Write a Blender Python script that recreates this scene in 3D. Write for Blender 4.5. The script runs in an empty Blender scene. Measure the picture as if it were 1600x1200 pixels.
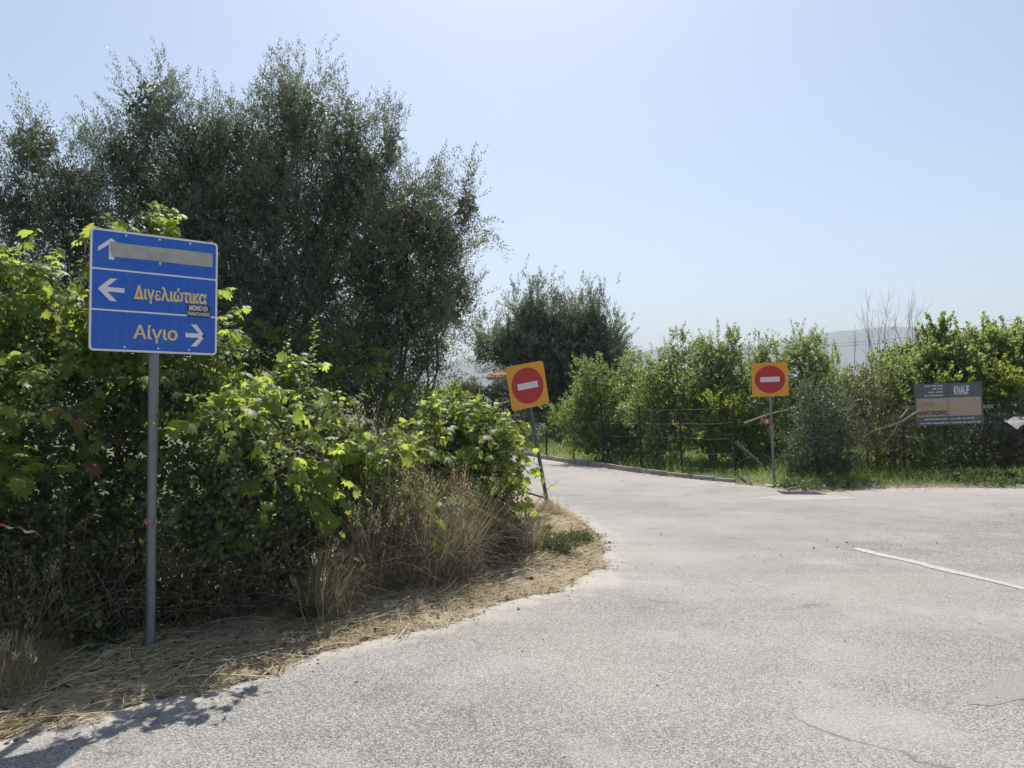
import bpy, math, random
import numpy as np
from mathutils import Vector, geometry
SC = bpy.context.scene
COL = SC.collection
rng = np.random.default_rng(7)
random.seed(7)

# ------------------------------------------------------------ camera
CAM_H = 1.6
PITCH = math.atan(35 / 1200)
F = 1200.0
cd = bpy.data.cameras.new('camera')
cam = bpy.data.objects.new('camera', cd); COL.objects.link(cam)
cam.location = (0, 0, CAM_H)
cam.rotation_euler = (math.pi / 2 + PITCH, 0, 0)
cd.sensor_width = 36; cd.lens = 27.0
cd.clip_start = 0.05; cd.clip_end = 20000
SC.camera = cam
# ------------------------------------------------------------ sky, sun, exposure
SUN_EL, SUN_AZ = 53.0, 0.0          # azimuth from +Y towards +X
world = bpy.data.worlds.new('World'); SC.world = world; world.use_nodes = True
wn = world.node_tree
sky = wn.nodes.new('ShaderNodeTexSky'); sky.sky_type = 'NISHITA'; sky.sun_disc = False
sky.sun_elevation = math.radians(SUN_EL); sky.sun_rotation = math.radians(SUN_AZ)
sky.altitude = 50; sky.air_density = 1.0; sky.dust_density = 1.1; sky.ozone_density = 0.5
wn.links.new(sky.outputs[0], wn.nodes['Background'].inputs[0])
wn.nodes['Background'].inputs[1].default_value = 0.087
sd = bpy.data.lights.new('sun', 'SUN'); sd.energy = 4.4; sd.angle = math.radians(0.55); sd.color = (1, 0.955, 0.885)
sun = bpy.data.objects.new('sun', sd); COL.objects.link(sun)
a, e = math.radians(SUN_AZ), math.radians(SUN_EL)
SUN_DIR = Vector((math.sin(a) * math.cos(e), math.cos(a) * math.cos(e), math.sin(e)))
sun.rotation_euler = SUN_DIR.to_track_quat('Z', 'Y').to_euler()
sun.location = (0, 0, 30)
SC.view_settings.view_transform = 'Standard'; SC.view_settings.look = 'None'
SC.view_settings.exposure = 0.74; SC.view_settings.gamma = 1
SC.render.engine = 'CYCLES'
SC.cycles.max_bounces = 9; SC.cycles.diffuse_bounces = 5; SC.cycles.glossy_bounces = 2
SC.cycles.transmission_bounces = 4; SC.cycles.transparent_max_bounces = 6; SC.cycles.volume_bounces = 1
SC.cycles.use_denoising = True

# ------------------------------------------------------------ helpers
cP, sP = math.cos(PITCH), math.sin(PITCH)
def ray(px, py):
    r, u = (px - 800) / F, (600 - py) / F
    return r, cP - u * sP, sP + u * cP
def P(px, py, Y):
    x, y, z = ray(px, py); k = Y / y
    return np.array([x * k, Y, CAM_H + z * k])
def G(px, py, z=0.0):
    x, y, zz = ray(px, py); k = (z - CAM_H) / zz
    return np.array([x * k, y * k, z])
def nrm(v):
    v = np.asarray(v, float)
    return v / (np.linalg.norm(v, axis=-1, keepdims=True) + 1e-9)
def tag(o, label=None, cat=None, group=None, kind=None):
    if label: o['label'] = label
    if cat: o['category'] = cat
    if group: o['group'] = group
    if kind: o['kind'] = kind
    return o
def link(name, me, parent=None, mat=None, **kw):
    o = bpy.data.objects.new(name, me); COL.objects.link(o)
    if mat is not None and me is not None and not me.materials: me.materials.append(mat)
    if parent is not None: o.parent = parent
    return tag(o, **kw) if kw else o
def empty(name, loc, label, cat, group=None, rz=0):
    o = bpy.data.objects.new(name, None); COL.objects.link(o)
    o.location = tuple(float(c) for c in loc); o.rotation_euler = (0, 0, rz); o.empty_display_size = .2
    return tag(o, label, cat, group)
def raw_mesh(name, V, Fc, k, tint=None, smooth=False):
    """V (n,3) verts, Fc (m,k) faces"""
    V = np.ascontiguousarray(V, np.float32); Fc = np.ascontiguousarray(Fc, np.int32)
    me = bpy.data.meshes.new(name)
    me.vertices.add(len(V)); me.vertices.foreach_set('co', V.ravel())
    me.loops.add(Fc.size); me.loops.foreach_set('vertex_index', Fc.ravel())
    me.polygons.add(len(Fc)); me.polygons.foreach_set('loop_start', np.arange(0, Fc.size, k, dtype=np.int32))
    if smooth: me.polygons.foreach_set('use_smooth', np.ones(len(Fc), bool))
    if tint is not None:
        at = me.attributes.new('tint', 'FLOAT', 'POINT'); at.data.foreach_set('value', np.ascontiguousarray(tint, np.float32))
    me.update(calc_edges=True)
    return me
def noise3(p, s=1.0, seed=0.0):
    x, y, z = p[..., 0] * s + seed, p[..., 1] * s + seed * 1.7, p[..., 2] * s + seed * .6
    return (np.sin(1.7 * x + 1.3 * np.sin(1.1 * y + z)) + np.sin(1.9 * y + 1.2 * np.sin(1.3 * z + .7 * x)) +
            np.sin(2.1 * z + 1.4 * np.sin(.9 * x + 1.2 * y))) / 3

# leaf templates: x across, y along, z normal
def tpl(v, f): return np.array(v, float), np.array(f, int)
LENS = tpl([(0, 0, 0), (.5, .45, .1), (0, 1, -.05), (-.5, .45, .1)], [(0, 1, 2), (0, 2, 3)])
OVAL = tpl([(0, 0, 0), (.42, .22, .08), (.46, .6, .08), (0, 1, -.08), (-.46, .6, .08), (-.42, .22, .08)],
           [(0, 1, 5), (1, 2, 4), (1, 4, 5), (2, 3, 4)])
_o = [(0, .06), (.2, -.14), (.47, -.02), (.40, .2), (.62, .42), (.36, .52), (.34, .78), (.13, .72), (0, 1.05), (-.13, .72), (-.34, .78), (-.36, .52),
      (-.62, .42), (-.40, .2), (-.47, -.02), (-.2, -.14)]
_z = [0, -.05, -.16, -.04, -.2, -.02, -.14, -.02, -.16, -.02, -.14, -.02, -.2, -.04, -.16, -.05]
VINE = tpl([(0, .35, .06)] + [(x, y, z) for (x, y), z in zip(_o, _z)], [(0, 1 + i, 1 + (i + 1) % 16) for i in range(16)])
_o2 = [(0, .03), (.42, -.05), (.52, .45), (.25, .62), (0, 1.0), (-.25, .62), (-.52, .45), (-.42, -.05)]
VINE_LOW = tpl([(0, .35, .05)] + [(x, y, -.1 if i % 2 else -.02) for i, (x, y) in enumerate(_o2)], [(0, 1 + i, 1 + (i + 1) % 8) for i in range(8)])

def leaf_arrays(C, D, N, L, W, T, tint):
    v, f = T
    D = nrm(D); N = nrm(N - (N * D).sum(-1, keepdims=True) * D); X = np.cross(D, N)
    n = len(C)
    V = (C[:, None, :] + v[None, :, 0:1] * (X * W[:, None])[:, None, :] + v[None, :, 1:2] * (D * L[:, None])[:, None, :]
         + v[None, :, 2:3] * (N * W[:, None])[:, None, :])
    Fc = f[None] + (np.arange(n) * len(v))[:, None, None]
    return V.reshape(-1, 3), Fc.reshape(-1, 3), np.repeat(tint, len(v))
class Acc:
    """collects triangle soup that becomes ONE mesh"""
    def __init__(s): s.V, s.F, s.T, s.n = [], [], [], 0
    def add(s, V, Fc, t):
        if len(V) == 0: return
        s.V.append(V); s.F.append(Fc + s.n); s.T.append(t if np.ndim(t) else np.full(len(V), t)); s.n += len(V)
    def mesh(s, name):
        return raw_mesh(name, np.concatenate(s.V), np.concatenate(s.F), 3, np.concatenate(s.T))
def tube_arrays(paths, radii, sides=5):
    """paths (n,m,3), radii (n,m) -> tris"""
    paths = np.asarray(paths, float); radii = np.asarray(radii, float)
    n, m, _ = paths.shape
    tan = nrm(np.gradient(paths, axis=1))
    ref = np.where(np.abs(tan[..., 2:3]) > .9, np.array([1., 0, 0]), np.array([0, 0, 1.]))
    A = nrm(np.cross(tan, ref)); B = np.cross(tan, A)
    an = np.arange(sides) * 2 * math.pi / sides
    V = paths[:, :, None, :] + radii[:, :, None, None] * (np.cos(an)[:, None] * A[:, :, None, :] + np.sin(an)[:, None] * B[:, :, None, :])
    idx = np.arange(n * m * sides).reshape(n, m, sides)
    a0 = idx[:, :-1, :]; a1 = np.roll(a0, -1, 2); b0 = idx[:, 1:, :]; b1 = np.roll(b0, -1, 2)
    Fc = np.concatenate([np.stack([a0, a1, b1], -1).reshape(-1, 3), np.stack([a0, b1, b0], -1).reshape(-1, 3)])
    return V.reshape(-1, 3), Fc
def ribbon_arrays(paths, widths, side):
    """paths (n,m,3), widths (n,m), side (n,3)"""
    n, m, _ = paths.shape
    o = side[:, None, :] * widths[..., None] * .5
    V = np.stack([paths - o, paths + o], 2).reshape(-1, 3)
    idx = np.arange(n * m * 2).reshape(n, m, 2)
    a, b, c, d = idx[:, :-1, 0], idx[:, :-1, 1], idx[:, 1:, 1], idx[:, 1:, 0]
    Fc = np.concatenate([np.stack([a, b, c], -1).reshape(-1, 3), np.stack([a, c, d], -1).reshape(-1, 3)])
    return V, Fc
def curve_path(S, D, L, m, droop, wob=.0):
    t = np.linspace(0, 1, m)[None, :, None]
    p = S[:, None, :] + D[:, None, :] * L[:, None, None] * t
    p[..., 2] -= (droop * L)[:, None] * t[..., 0] ** 2
    if wob:
        w = rng.normal(0, 1, (len(S), 3))[:, None, :] * np.sin(t * math.pi * 1.5) * (L * wob)[:, None, None]
        p = p + w
    return p
def box_part(name, sx, sy, sz, loc, mat, parent=None, bevel=.0, rot=None, **kw):
    import bmesh
    bm = bmesh.new(); bmesh.ops.create_cube(bm, size=1)
    bmesh.ops.scale(bm, vec=(sx, sy, sz), verts=bm.verts)
    if bevel: bmesh.ops.bevel(bm, geom=bm.edges[:], offset=bevel, segments=2, affect='EDGES')
    me = bpy.data.meshes.new(name); bm.to_mesh(me); bm.free()
    o = link(name, me, parent, mat, **kw); o.location = loc
    if rot: o.rotation_euler = rot
    return o
def prism(name, pts, z0, z1, mat, parent=None, **kw):
    """2D outline extruded along local Y from z0 (front) to z1 (back); pts are (x,z)"""
    n = len(pts)
    V = [(x, z0, z) for x, z in pts] + [(x, z1, z) for x, z in pts]
    Fc = [tuple(range(n)), tuple(range(2 * n - 1, n - 1, -1))] + [(i, i + n, (i + 1) % n + n, (i + 1) % n) for i in range(n)]
    me = bpy.data.meshes.new(name); me.from_pydata(V, [], Fc); me.update()
    me.validate()
    return link(name, me, parent, mat, **kw)
def rrect(w, h, r, seg=6, cx=0, cz=0):
    pts = []
    for (sx, sz, a0) in ((1, 1, 0), (-1, 1, 90), (-1, -1, 180), (1, -1, 270)):
        for i in range(seg + 1):
            t = math.radians(a0 + 90 * i / seg)
            pts.append((cx + sx * (w / 2 - r) + r * math.cos(t), cz + sz * (h / 2 - r) + r * math.sin(t)))
    return pts
def ring_mesh(name, outer, inner, y, mat, parent, th=.0015, **kw):
    n = len(outer)
    V = [(x, y, z) for x, z in outer] + [(x, y, z) for x, z in inner] + [(x, y + th, z) for x, z in outer] + [(x, y + th, z) for x, z in inner]
    Fc = []
    for i in range(n):
        j = (i + 1) % n
        Fc += [(i, j, n + j, n + i), (n + i, n + j, 3 * n + j, 3 * n + i), (j, i, 2 * n + i, 2 * n + j)]
    me = bpy.data.meshes.new(name); me.from_pydata(V, [], Fc); me.update()
    return link(name, me, parent, mat, **kw)
def text_part(name, body, w, h_cap, x, z, y, mat, parent, bold=.0, fit=None, **kw):
    """lettering lying in the local XZ plane, facing -Y; cap height h_cap, total width w"""
    c = bpy.data.curves.new(name + '_curve', 'FONT'); c.body = body; c.size = 1; c.offset = bold; c.resolution_u = 3
    t = bpy.data.objects.new('tmp_text', c); COL.objects.link(t)
    bpy.context.view_layer.update()
    me = bpy.data.meshes.new_from_object(t.evaluated_get(bpy.context.evaluated_depsgraph_get()))
    bpy.data.objects.remove(t); me.name = name
    n = len(me.vertices); co = np.zeros(n * 3); me.vertices.foreach_get('co', co); co = co.reshape(-1, 3)
    x0, x1 = co[:, 0].min(), co[:, 0].max()
    V = np.zeros_like(co); V[:, 0] = x + (co[:, 0] - x0) / (x1 - x0) * w; V[:, 2] = z + co[:, 1] * (h_cap / .71); V[:, 1] = y
    me.vertices.foreach_set('co', V.ravel()); me.materials.clear(); me.update()
    return link(name, me, parent, mat, **kw)

# ------------------------------------------------------------ materials
def mat(name):
    m = bpy.data.materials.new(name); m.use_nodes = True
    nt = m.node_tree; b = nt.nodes['Principled BSDF']
    return m, nt, b
def N(nt, t, **kw):
    n = nt.nodes.new(t)
    for k, v in kw.items(): setattr(n, k, v)
    return n
def setin(n, **kw):
    for k, v in kw.items(): n.inputs[k.replace('_', ' ')].default_value = v
def tex_noise(nt, scale, detail=4, rough=.55, co=None):
    n = N(nt, 'ShaderNodeTexNoise'); setin(n, Scale=scale, Detail=detail, Roughness=rough)
    if co is not None: nt.links.new(co, n.inputs['Vector'])
    return n
def ramp(nt, fac, stops):
    r = N(nt, 'ShaderNodeValToRGB'); nt.links.new(fac, r.inputs[0])
    el = r.color_ramp.elements
    while len(el) < len(stops): el.new(.5)
    for s, (p, c) in zip(el, stops):
        s.position = p; s.color = (c, c, c, 1) if not hasattr(c, '__len__') else (*c, 1)
    return r
def mixc(nt, fac, c1, c2, mode='MIX'):
    m = N(nt, 'ShaderNodeMix', data_type='RGBA', blend_type=mode)
    for sock, v in ((m.inputs[0], fac), (m.inputs[6], c1), (m.inputs[7], c2)):
        if hasattr(v, 'links') or isinstance(v, bpy.types.NodeSocket): nt.links.new(v, sock)
        elif hasattr(v, '__len__'): sock.default_value = (*v, 1)
        else: sock.default_value = v
    return m.outputs[2]
def objco(nt): return N(nt, 'ShaderNodeTexCoord').outputs['Object']
def worldco(nt): return N(nt, 'ShaderNodeNewGeometry').outputs['Position']
def bump(nt, b, h, strength=.3, dist=.01):
    bp = N(nt, 'ShaderNodeBump'); setin(bp, Strength=strength, Distance=dist)
    nt.links.new(h, bp.inputs['Height']); nt.links.new(bp.outputs[0], b.inputs['Normal'])
def leaf_mat(name, dark, light, trans=.35, transcol=None, rough=.5, under=None, spec=.35, dry=None):
    m, nt, b = mat(name)
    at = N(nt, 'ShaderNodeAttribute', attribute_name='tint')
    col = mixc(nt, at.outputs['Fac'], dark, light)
    if under is not None:
        g = N(nt, 'ShaderNodeNewGeometry')
        col = mixc(nt, g.outputs['Backfacing'], col, under)
    if dry is not None:
        rr = ramp(nt, at.outputs['Fac'], [(.0, 1.0), (.06, 0.0)])
        col = mixc(nt, rr.outputs[0], col, dry)
    nt.links.new(col, b.inputs['Base Color'])
    setin(b, Roughness=rough); b.inputs['Specular IOR Level'].default_value = spec
    t = N(nt, 'ShaderNodeBsdfTranslucent')
    tc = transcol or tuple(min(1, c * k) for c, k in zip(light, (1.6, 1.5, .6)))
    tcol = mixc(nt, at.outputs['Fac'], tuple(c * .55 for c in tc), tc)
    nt.links.new(tcol, t.inputs[0])
    mx = N(nt, 'ShaderNodeMixShader'); mx.inputs[0].default_value = trans
    nt.links.new(b.outputs[0], mx.inputs[1]); nt.links.new(t.outputs[0], mx.inputs[2])
    nt.links.new(mx.outputs[0], nt.nodes['Material Output'].inputs['Surface'])
    return m
def plain(name, col, rough=.6, metal=0, grime=.0, gcol=(.12, .1, .08), scale=6, bmp=0, streak=0):
    m, nt, b = mat(name); setin(b, Roughness=rough, Metallic=metal)
    if streak:
        co = objco(nt); mp = N(nt, 'ShaderNodeMapping'); nt.links.new(co, mp.inputs[0]); mp.inputs['Scale'].default_value = (22, 1, 1.3)
        a1 = ramp(nt, tex_noise(nt, 1.0, 6, .7, mp.outputs[0]).outputs[0], [(.45, 0.), (.8, streak)]); a2 = ramp(nt, tex_noise(nt, 3.0, 8, .75, co).outputs[0], [(.4, 0.), (.8, streak * .8)])
        c = mixc(nt, a1.outputs[0], col, gcol); c = mixc(nt, a2.outputs[0], c, gcol); nt.links.new(c, b.inputs['Base Color']); return m
    if grime:
        co = objco(nt); n = tex_noise(nt, scale, 6, .65, co); r = ramp(nt, n.outputs[0], [(.45, 0.), (.8, 1.)])
        mm = N(nt, 'ShaderNodeMath', operation='MULTIPLY'); nt.links.new(r.outputs[0], mm.inputs[0]); mm.inputs[1].default_value = grime
        nt.links.new(mixc(nt, mm.outputs[0], col, gcol), b.inputs['Base Color'])
        if bmp: bump(nt, b, n.outputs[0], bmp, .004)
    else: b.inputs['Base Color'].default_value = (*col, 1)
    return m

# foliage
M_olive = leaf_mat('olive_leaf', (.054, .078, .050), (.195, .235, .165), .3, (.26, .33, .15), .45, under=(.235, .27, .215), spec=.45)
M_olive_brown = leaf_mat('olive_leaf_dusty', (.058, .072, .046), (.205, .222, .150), .3, (.28, .31, .15), .5, under=(.235, .255, .19))
M_vine = leaf_mat('vine_leaf', (.055, .100, .026), (.165, .235, .055), .55, (.56, .68, .11), .5, spec=.3, dry=(.22, .12, .05))
M_bramble = leaf_mat('bramble_leaf', (.040, .064, .026), (.125, .155, .070), .36, (.30, .38, .10), .5, spec=.35, under=(.10, .12, .075), dry=(.14, .10, .05))
M_citrus = leaf_mat('citrus_leaf', (.058, .094, .034), (.175, .228, .075), .44, (.44, .55, .14), .45, spec=.35)
M_citrus_yellow = leaf_mat('yellow_green_leaf', (.070, .10, .022), (.19, .225, .045), .42, (.42, .50, .06), .4)
M_fig = leaf_mat('fig_leaf', (.062, .10, .034), (.18, .235, .075), .46, (.46, .58, .14), .45)
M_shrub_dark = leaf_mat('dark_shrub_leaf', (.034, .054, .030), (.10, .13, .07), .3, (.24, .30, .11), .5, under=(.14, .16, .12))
M_greygreen = leaf_mat('grey_green_leaf', (.035, .05, .025), (.105, .125, .065), .3, (.2, .24, .08), .5)
M_twigleaf = leaf_mat('dead_leaf', (.085, .062, .04), (.23, .18, .115), .2, (.3, .2, .1), .8)
M_drygrass = leaf_mat('dry_grass', (.21, .17, .10), (.62, .55, .37), .48, (.62, .53, .30), .7, spec=.2)
M_straw = leaf_mat('straw', (.34, .27, .165), (.84, .73, .49), .35, (.62, .52, .32), .65, spec=.25)
M_grass = leaf_mat('grass_blade', (.06, .10, .024), (.18, .24, .065), .45, (.40, .50, .11), .5)
M_grass_dark = leaf_mat('weed_leaf', (.035, .06, .025), (.10, .14, .06), .35, (.2, .28, .08), .5)
def bark(name, c1, c2, sc=9):
    m, nt, b = mat(name); co = worldco(nt)
    mp = N(nt, 'ShaderNodeMapping'); nt.links.new(co, mp.inputs[0]); mp.inputs['Scale'].default_value = (1, 1, .25)
    n = tex_noise(nt, sc, 8, .7, mp.outputs[0]); r = ramp(nt, n.outputs[0], [(.35, c1), (.65, c2)])
    nt.links.new(r.outputs[0], b.inputs['Base Color']); setin(b, Roughness=.9); bump(nt, b, n.outputs[0], .8, .03); return m
M_bark = bark('olive_bark', (.04, .033, .027), (.12, .105, .088))
M_stem = bark('dry_stem', (.09, .065, .045), (.27, .22, .16), 30)
M_stem_pale = bark('bleached_stem', (.22, .19, .15), (.46, .42, .35), 30)
M_wood = bark('weathered_wood', (.16, .13, .10), (.38, .34, .28), 25)
M_rust = plain('rusty_iron', (.045, .034, .028), .85, .2, .6, (.12, .055, .03), 14)
M_pole = plain('galvanised_post', (.215, .225, .235), .5, .45, .45, (.13, .12, .11), 12)
M_pole_worn = plain('weathered_steel_post', (.13, .14, .15), .6, .35, .5, (.12, .10, .08), 14)
M_wire = plain('galvanised_wire', (.16, .16, .155), .5, .5)
M_back = plain('grey_sign_back', (.32, .33, .34), .5, .5)
M_blue = plain('blue_sign_sheeting', (.003, .105, .54), .4, gcol=(.12, .20, .40), streak=.35)
M_white = plain('white_sheeting', (.80, .80, .80), .45, 0, .15, (.5, .48, .45), 9)
M_arrow = plain('pinkish_white_sheeting', (.80, .76, .76), .45)
M_yel = plain('yellow_lettering', (.80, .53, .06), .5, 0, .35, (.62, .52, .30), 40)
M_pale = plain('faded_lettering', (.78, .66, .36), .5)
M_tape = plain('grey_cover_tape', (.44, .42, .39), .7, 0, .8, (.27, .255, .235), 14)
M_orange = plain('amber_sheeting', (.80, .335, .006), .45, gcol=(.55, .30, .08), streak=.5)
M_red = plain('red_sheeting', (.50, .012, .016), .45, gcol=(.33, .06, .055), streak=.5)
M_redw = plain('faded_white_bar', (.70, .68, .63), .5, 0, .25, (.5, .47, .42), 12)
M_black = plain('black_print', (.03, .028, .03), .6)
M_sticker = plain('dark_sticker', (.045, .045, .055), .5)
M_bgrey = plain('dark_grey_board', (.125, .122, .132), .6, 0, .4, (.12, .115, .115), 6)
M_btan = plain('faded_tan_board', (.47, .36, .25), .65, 0, .5, (.30, .235, .19), 4)
M_byel = plain('faded_yellow_stripe', (.55, .38, .10), .65)
M_bprint = plain('pale_print', (.66, .66, .66), .6)
M_bprint2 = plain('dull_brown_print', (.20, .13, .09), .6)
M_plastic_r = plain('red_tape', (.42, .10, .07), .45)
M_plastic_w = plain('white_tape', (.55, .53, .50), .45)
M_stone = plain('limestone', (.40, .37, .32), .9, 0, .6, (.22, .19, .15), 12, .5)
M_wall = plain('cream_render', (.62, .58, .50), .9, 0, .3, (.45, .42, .36), 2)
M_roof = plain('terracotta', (.45, .155, .075), .8, 0, .5, (.30, .11, .06), 8)
M_glass = plain('dark_window_glass', (.05, .06, .07), .15)
M_brick = plain('brick_red', (.30, .12, .08), .85, 0, .4, (.20, .09, .06), 10)
M_shed = plain('rusty_brown_sheet', (.13, .10, .08), .8, .1, .5, (.08, .07, .06), 6)
M_gate = plain('grey_blue_gate', (.20, .22, .25), .5, .3)
M_concrete = plain('kerb_concrete', (.30, .275, .24), .9, 0, .85, (.14, .125, .10), 4, .5)
M_sheet = plain('pale_plastic_sheet', (.17, .17, .175), .7, 0, .6, (.10, .095, .09), 6)
M_tar = plain('cable_black', (.03, .03, .03), .6)

# ------------------------------------------------------------ outlines of the roads
def GP(l): return [G(x, y)[:2] for x, y in l]
verge_px = [(0, 1160), (70, 1135), (160, 1122), (230, 1098), (300, 1084), (360, 1062), (430, 1048), (500, 1022), (560, 1008), (600, 992), (660, 982),
            (720, 964), (770, 944), (815, 936), (860, 920), (900, 908), (938, 884), (946, 862), (938, 838), (915, 818), (890, 803), (868, 790), (856, 778)]
verge = [np.array(v) for v in GP(verge_px)]
d0 = nrm(verge[0] - verge[8])
left_far = [verge[0] + d0 * k for k in (14, 8, 4, 1.5)]
side_left = [verge[-1] + np.array(v) for v in ((-.6, 1.6), (-1.9, 5.0), (-3.6, 9.5), (-6.5, 16), (-10, 24))]
kerb_px = [(833, 713), (847, 717), (880, 722), (920, 727.5), (960, 733.5), (1000, 739), (1040, 744), (1080, 748), (1115, 751.5), (1146, 754)]
kerb_line = [np.array(v) for v in GP(kerb_px)]
kfar = [kerb_line[0] + np.array(v) for v in ((-8.2, 17), (-5, 10), (-2.2, 4.6))]
far_edge = [np.array(v) for v in GP([(1150, 757), (1190, 760), (1230, 766), (1290, 770), (1340, 766), (1400, 763), (1470, 762), (1540, 763), (1600, 763)])] + [np.array((17, 15.3)), np.array((40, 14.0))]
all_left = left_far + verge + side_left
ROAD = all_left + kfar + kerb_line + far_edge + [np.array((40, -12)), np.array((-5, -14))]
ROAD = np.array(ROAD)
def pip(pts, poly):
    x, y = pts[:, 0], pts[:, 1]; ins = np.zeros(len(pts), bool)
    for i in range(len(poly)):
        x1, y1 = poly[i]; x2, y2 = poly[i - 1]
        c = ((y1 > y) != (y2 > y))
        with np.errstate(divide='ignore', invalid='ignore'):
            c &= x < (x2 - x1) * (y - y1) / (y2 - y1) + x1
        ins ^= c
    return ins
def dline(pts, line, closed=False):
    d = np.full(len(pts), 1e9); n = len(line)
    for i in range(n if closed else n - 1):
        a_, b_ = np.array(line[i]), np.array(line[(i + 1) % n]); ab = b_ - a_
        t = np.clip(((pts - a_) @ ab) / (ab @ ab + 1e-12), 0, 1)
        d = np.minimum(d, np.linalg.norm(pts - a_ - t[:, None] * ab, axis=1))
    return d
def ground_z(pts):
    pts = np.asarray(pts, float).reshape(-1, 2)
    near = (np.abs(pts[:, 0]) < 45) & (np.abs(pts[:, 1]) < 60)
    z = np.full(len(pts), .02)
    if near.any():
        q = pts[near]; ins = pip(q, ROAD); d = dline(q, ROAD, True)
        k = np.clip(d / .7, 0, 1); k = k * k * (3 - 2 * k)
        q3 = np.c_[q, np.zeros(len(q))]
        zz = -.03 + k * (.10 + .03 * noise3(q3, 1.3)) + np.clip(d / .2, 0, 1) * .012 * noise3(q3, 7, 3)
        zz[ins] = -.03
        z[near] = zz
    return z
def gz(x, y): return float(ground_z([[x, y]])[0])

# ground sheet
def axis(n, lim, near, c=0):
    t = np.linspace(-1, 1, n); k = 6.5
    s = np.sinh(k * t) / np.sinh(k) * lim
    return s + c
gx = np.unique(np.concatenate([np.linspace(-9, 18, 190), np.linspace(-60, 60, 60), axis(60, 9000, 0)]))
gy = np.unique(np.concatenate([np.linspace(2, 24, 170), np.linspace(-30, 70, 60), axis(60, 9000, 0)]))
XX, YY = np.meshgrid(gx, gy, indexing='ij'); pts2 = np.c_[XX.ravel(), YY.ravel()]
Z = ground_z(pts2)
nx, ny = len(gx), len(gy); idx = np.arange(nx * ny).reshape(nx, ny)
Fq = np.stack([idx[:-1, :-1], idx[1:, :-1], idx[1:, 1:], idx[:-1, 1:]], -1).reshape(-1, 4)
# attribute: 1 = green growth, 0 = dry verge
left_side = dline(pts2, np.array(all_left)) < dline(pts2, np.array(kfar + kerb_line + far_edge))
green = np.where(left_side & (np.linalg.norm(pts2, axis=1) < 30), 0.0, 1.0)
df = dline(pts2, np.array(far_edge)); green = np.where(~left_side, np.clip(df / .5, 0, 1), green)
behind = left_side & (pts2[:, 0] < -.2) & (pts2[:, 1] > np.interp(pts2[:, 0], [-6, -3.5, -2.3, -1.0, -.1], [4.9, 5.3, 6.1, 7.1, 8.7]))
green = np.where(behind, 1.0, green)
me = raw_mesh('ground', np.c_[pts2, Z], Fq, 4, green, True)
m, nt, b = mat('ground_soil'); co = worldco(nt)
n1 = tex_noise(nt, 2.2, 8, .7, co); n2 = tex_noise(nt, 40, 6, .7, co); n3 = tex_noise(nt, .35, 4, .6, co)
dry = mixc(nt, n2.outputs[0], (.30, .24, .165), (.54, .45, .32)); dry = mixc(nt, ramp(nt, n1.outputs[0], [(.4, 0.), (.65, 1.)]).outputs[0], dry, (.28, .22, .155))
grn = mixc(nt, n2.outputs[0], (.035, .06, .018), (.10, .13, .04)); grn = mixc(nt, ramp(nt, n3.outputs[0], [(.45, 0.), (.7, 1.)]).outputs[0], grn, (.16, .14, .07))
at = N(nt, 'ShaderNodeAttribute', attribute_name='tint')
nt.links.new(mixc(nt, at.outputs['Fac'], dry, grn), b.inputs['Base Color']); setin(b, Roughness=.95); bump(nt, b, n2.outputs[0], .7, .03)
link('ground', me, None, m, kind='structure')

# road sheets (constrained triangulation with interior points, so dust can be stored per vertex)
def sheet(name, poly, z, material, kind='structure', step=.35, attr=None, near=14, **kw):
    poly = np.array(poly); x0, y0 = poly.min(0); x1, y1 = poly.max(0)
    g = []
    for s, lim in ((step, near), (2.5, 60)):
        xs = np.arange(max(x0, -lim), min(x1, lim), s); ys = np.arange(max(y0, -lim), min(y1, lim * 1.5), s)
        if len(xs) == 0 or len(ys) == 0: continue
        q = np.stack(np.meshgrid(xs, ys), -1).reshape(-1, 2) + rng.normal(0, s * .12, (len(xs) * len(ys), 2))
        if s > step: q = q[(np.abs(q).max(1) > near)]
        g.append(q)
    q = np.concatenate(g) if g else np.zeros((0, 2))
    if len(q): q = q[pip(q, poly)]
    if len(q): q = q[dline(q, poly, True) > step * .25]
    n = len(poly)
    vs = [Vector(p) for p in poly] + [Vector(p) for p in q]
    r = geometry.delaunay_2d_cdt(vs, [(i, (i + 1) % n) for i in range(n)], [], 1, 1e-5)
    V = np.array([(v[0], v[1], z) for v in r[0]])
    Fc = np.array([f for f in r[2] if len(f) == 3])
    a_, b_, c_ = V[Fc[:, 0], :2], V[Fc[:, 1], :2], V[Fc[:, 2], :2]
    ar = (b_ - a_)[:, 0] * (c_ - a_)[:, 1] - (b_ - a_)[:, 1] * (c_ - a_)[:, 0]
    Fc[ar < 0] = Fc[ar < 0][:, ::-1]
    t = attr(V[:, :2]) if attr else np.zeros(len(V))
    me = raw_mesh(name, V, Fc, 3, t)
    return link(name, me, None, material, kind=kind, **kw)
def densify(line, step=.12, amp=.02, seed=0):
    out = []
    for i in range(len(line) - 1):
        a_, b_ = np.array(line[i], float), np.array(line[i + 1], float); L = np.linalg.norm(b_ - a_)
        st = step if min(np.linalg.norm(a_), np.linalg.norm(b_)) < 14 else step * 5
        k = max(1, int(L / st))
        for j in range(k):
            p = a_ + (b_ - a_) * j / k; q = np.array([p[0], p[1], 0])
            nv = np.array([-(b_ - a_)[1], (b_ - a_)[0]]) / (L + 1e-9)
            out.append(p + nv * amp * (noise3(q, 4, seed) + .7 * noise3(q, 13, seed + 4)))
    out.append(np.array(line[-1], float)); return out
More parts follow.
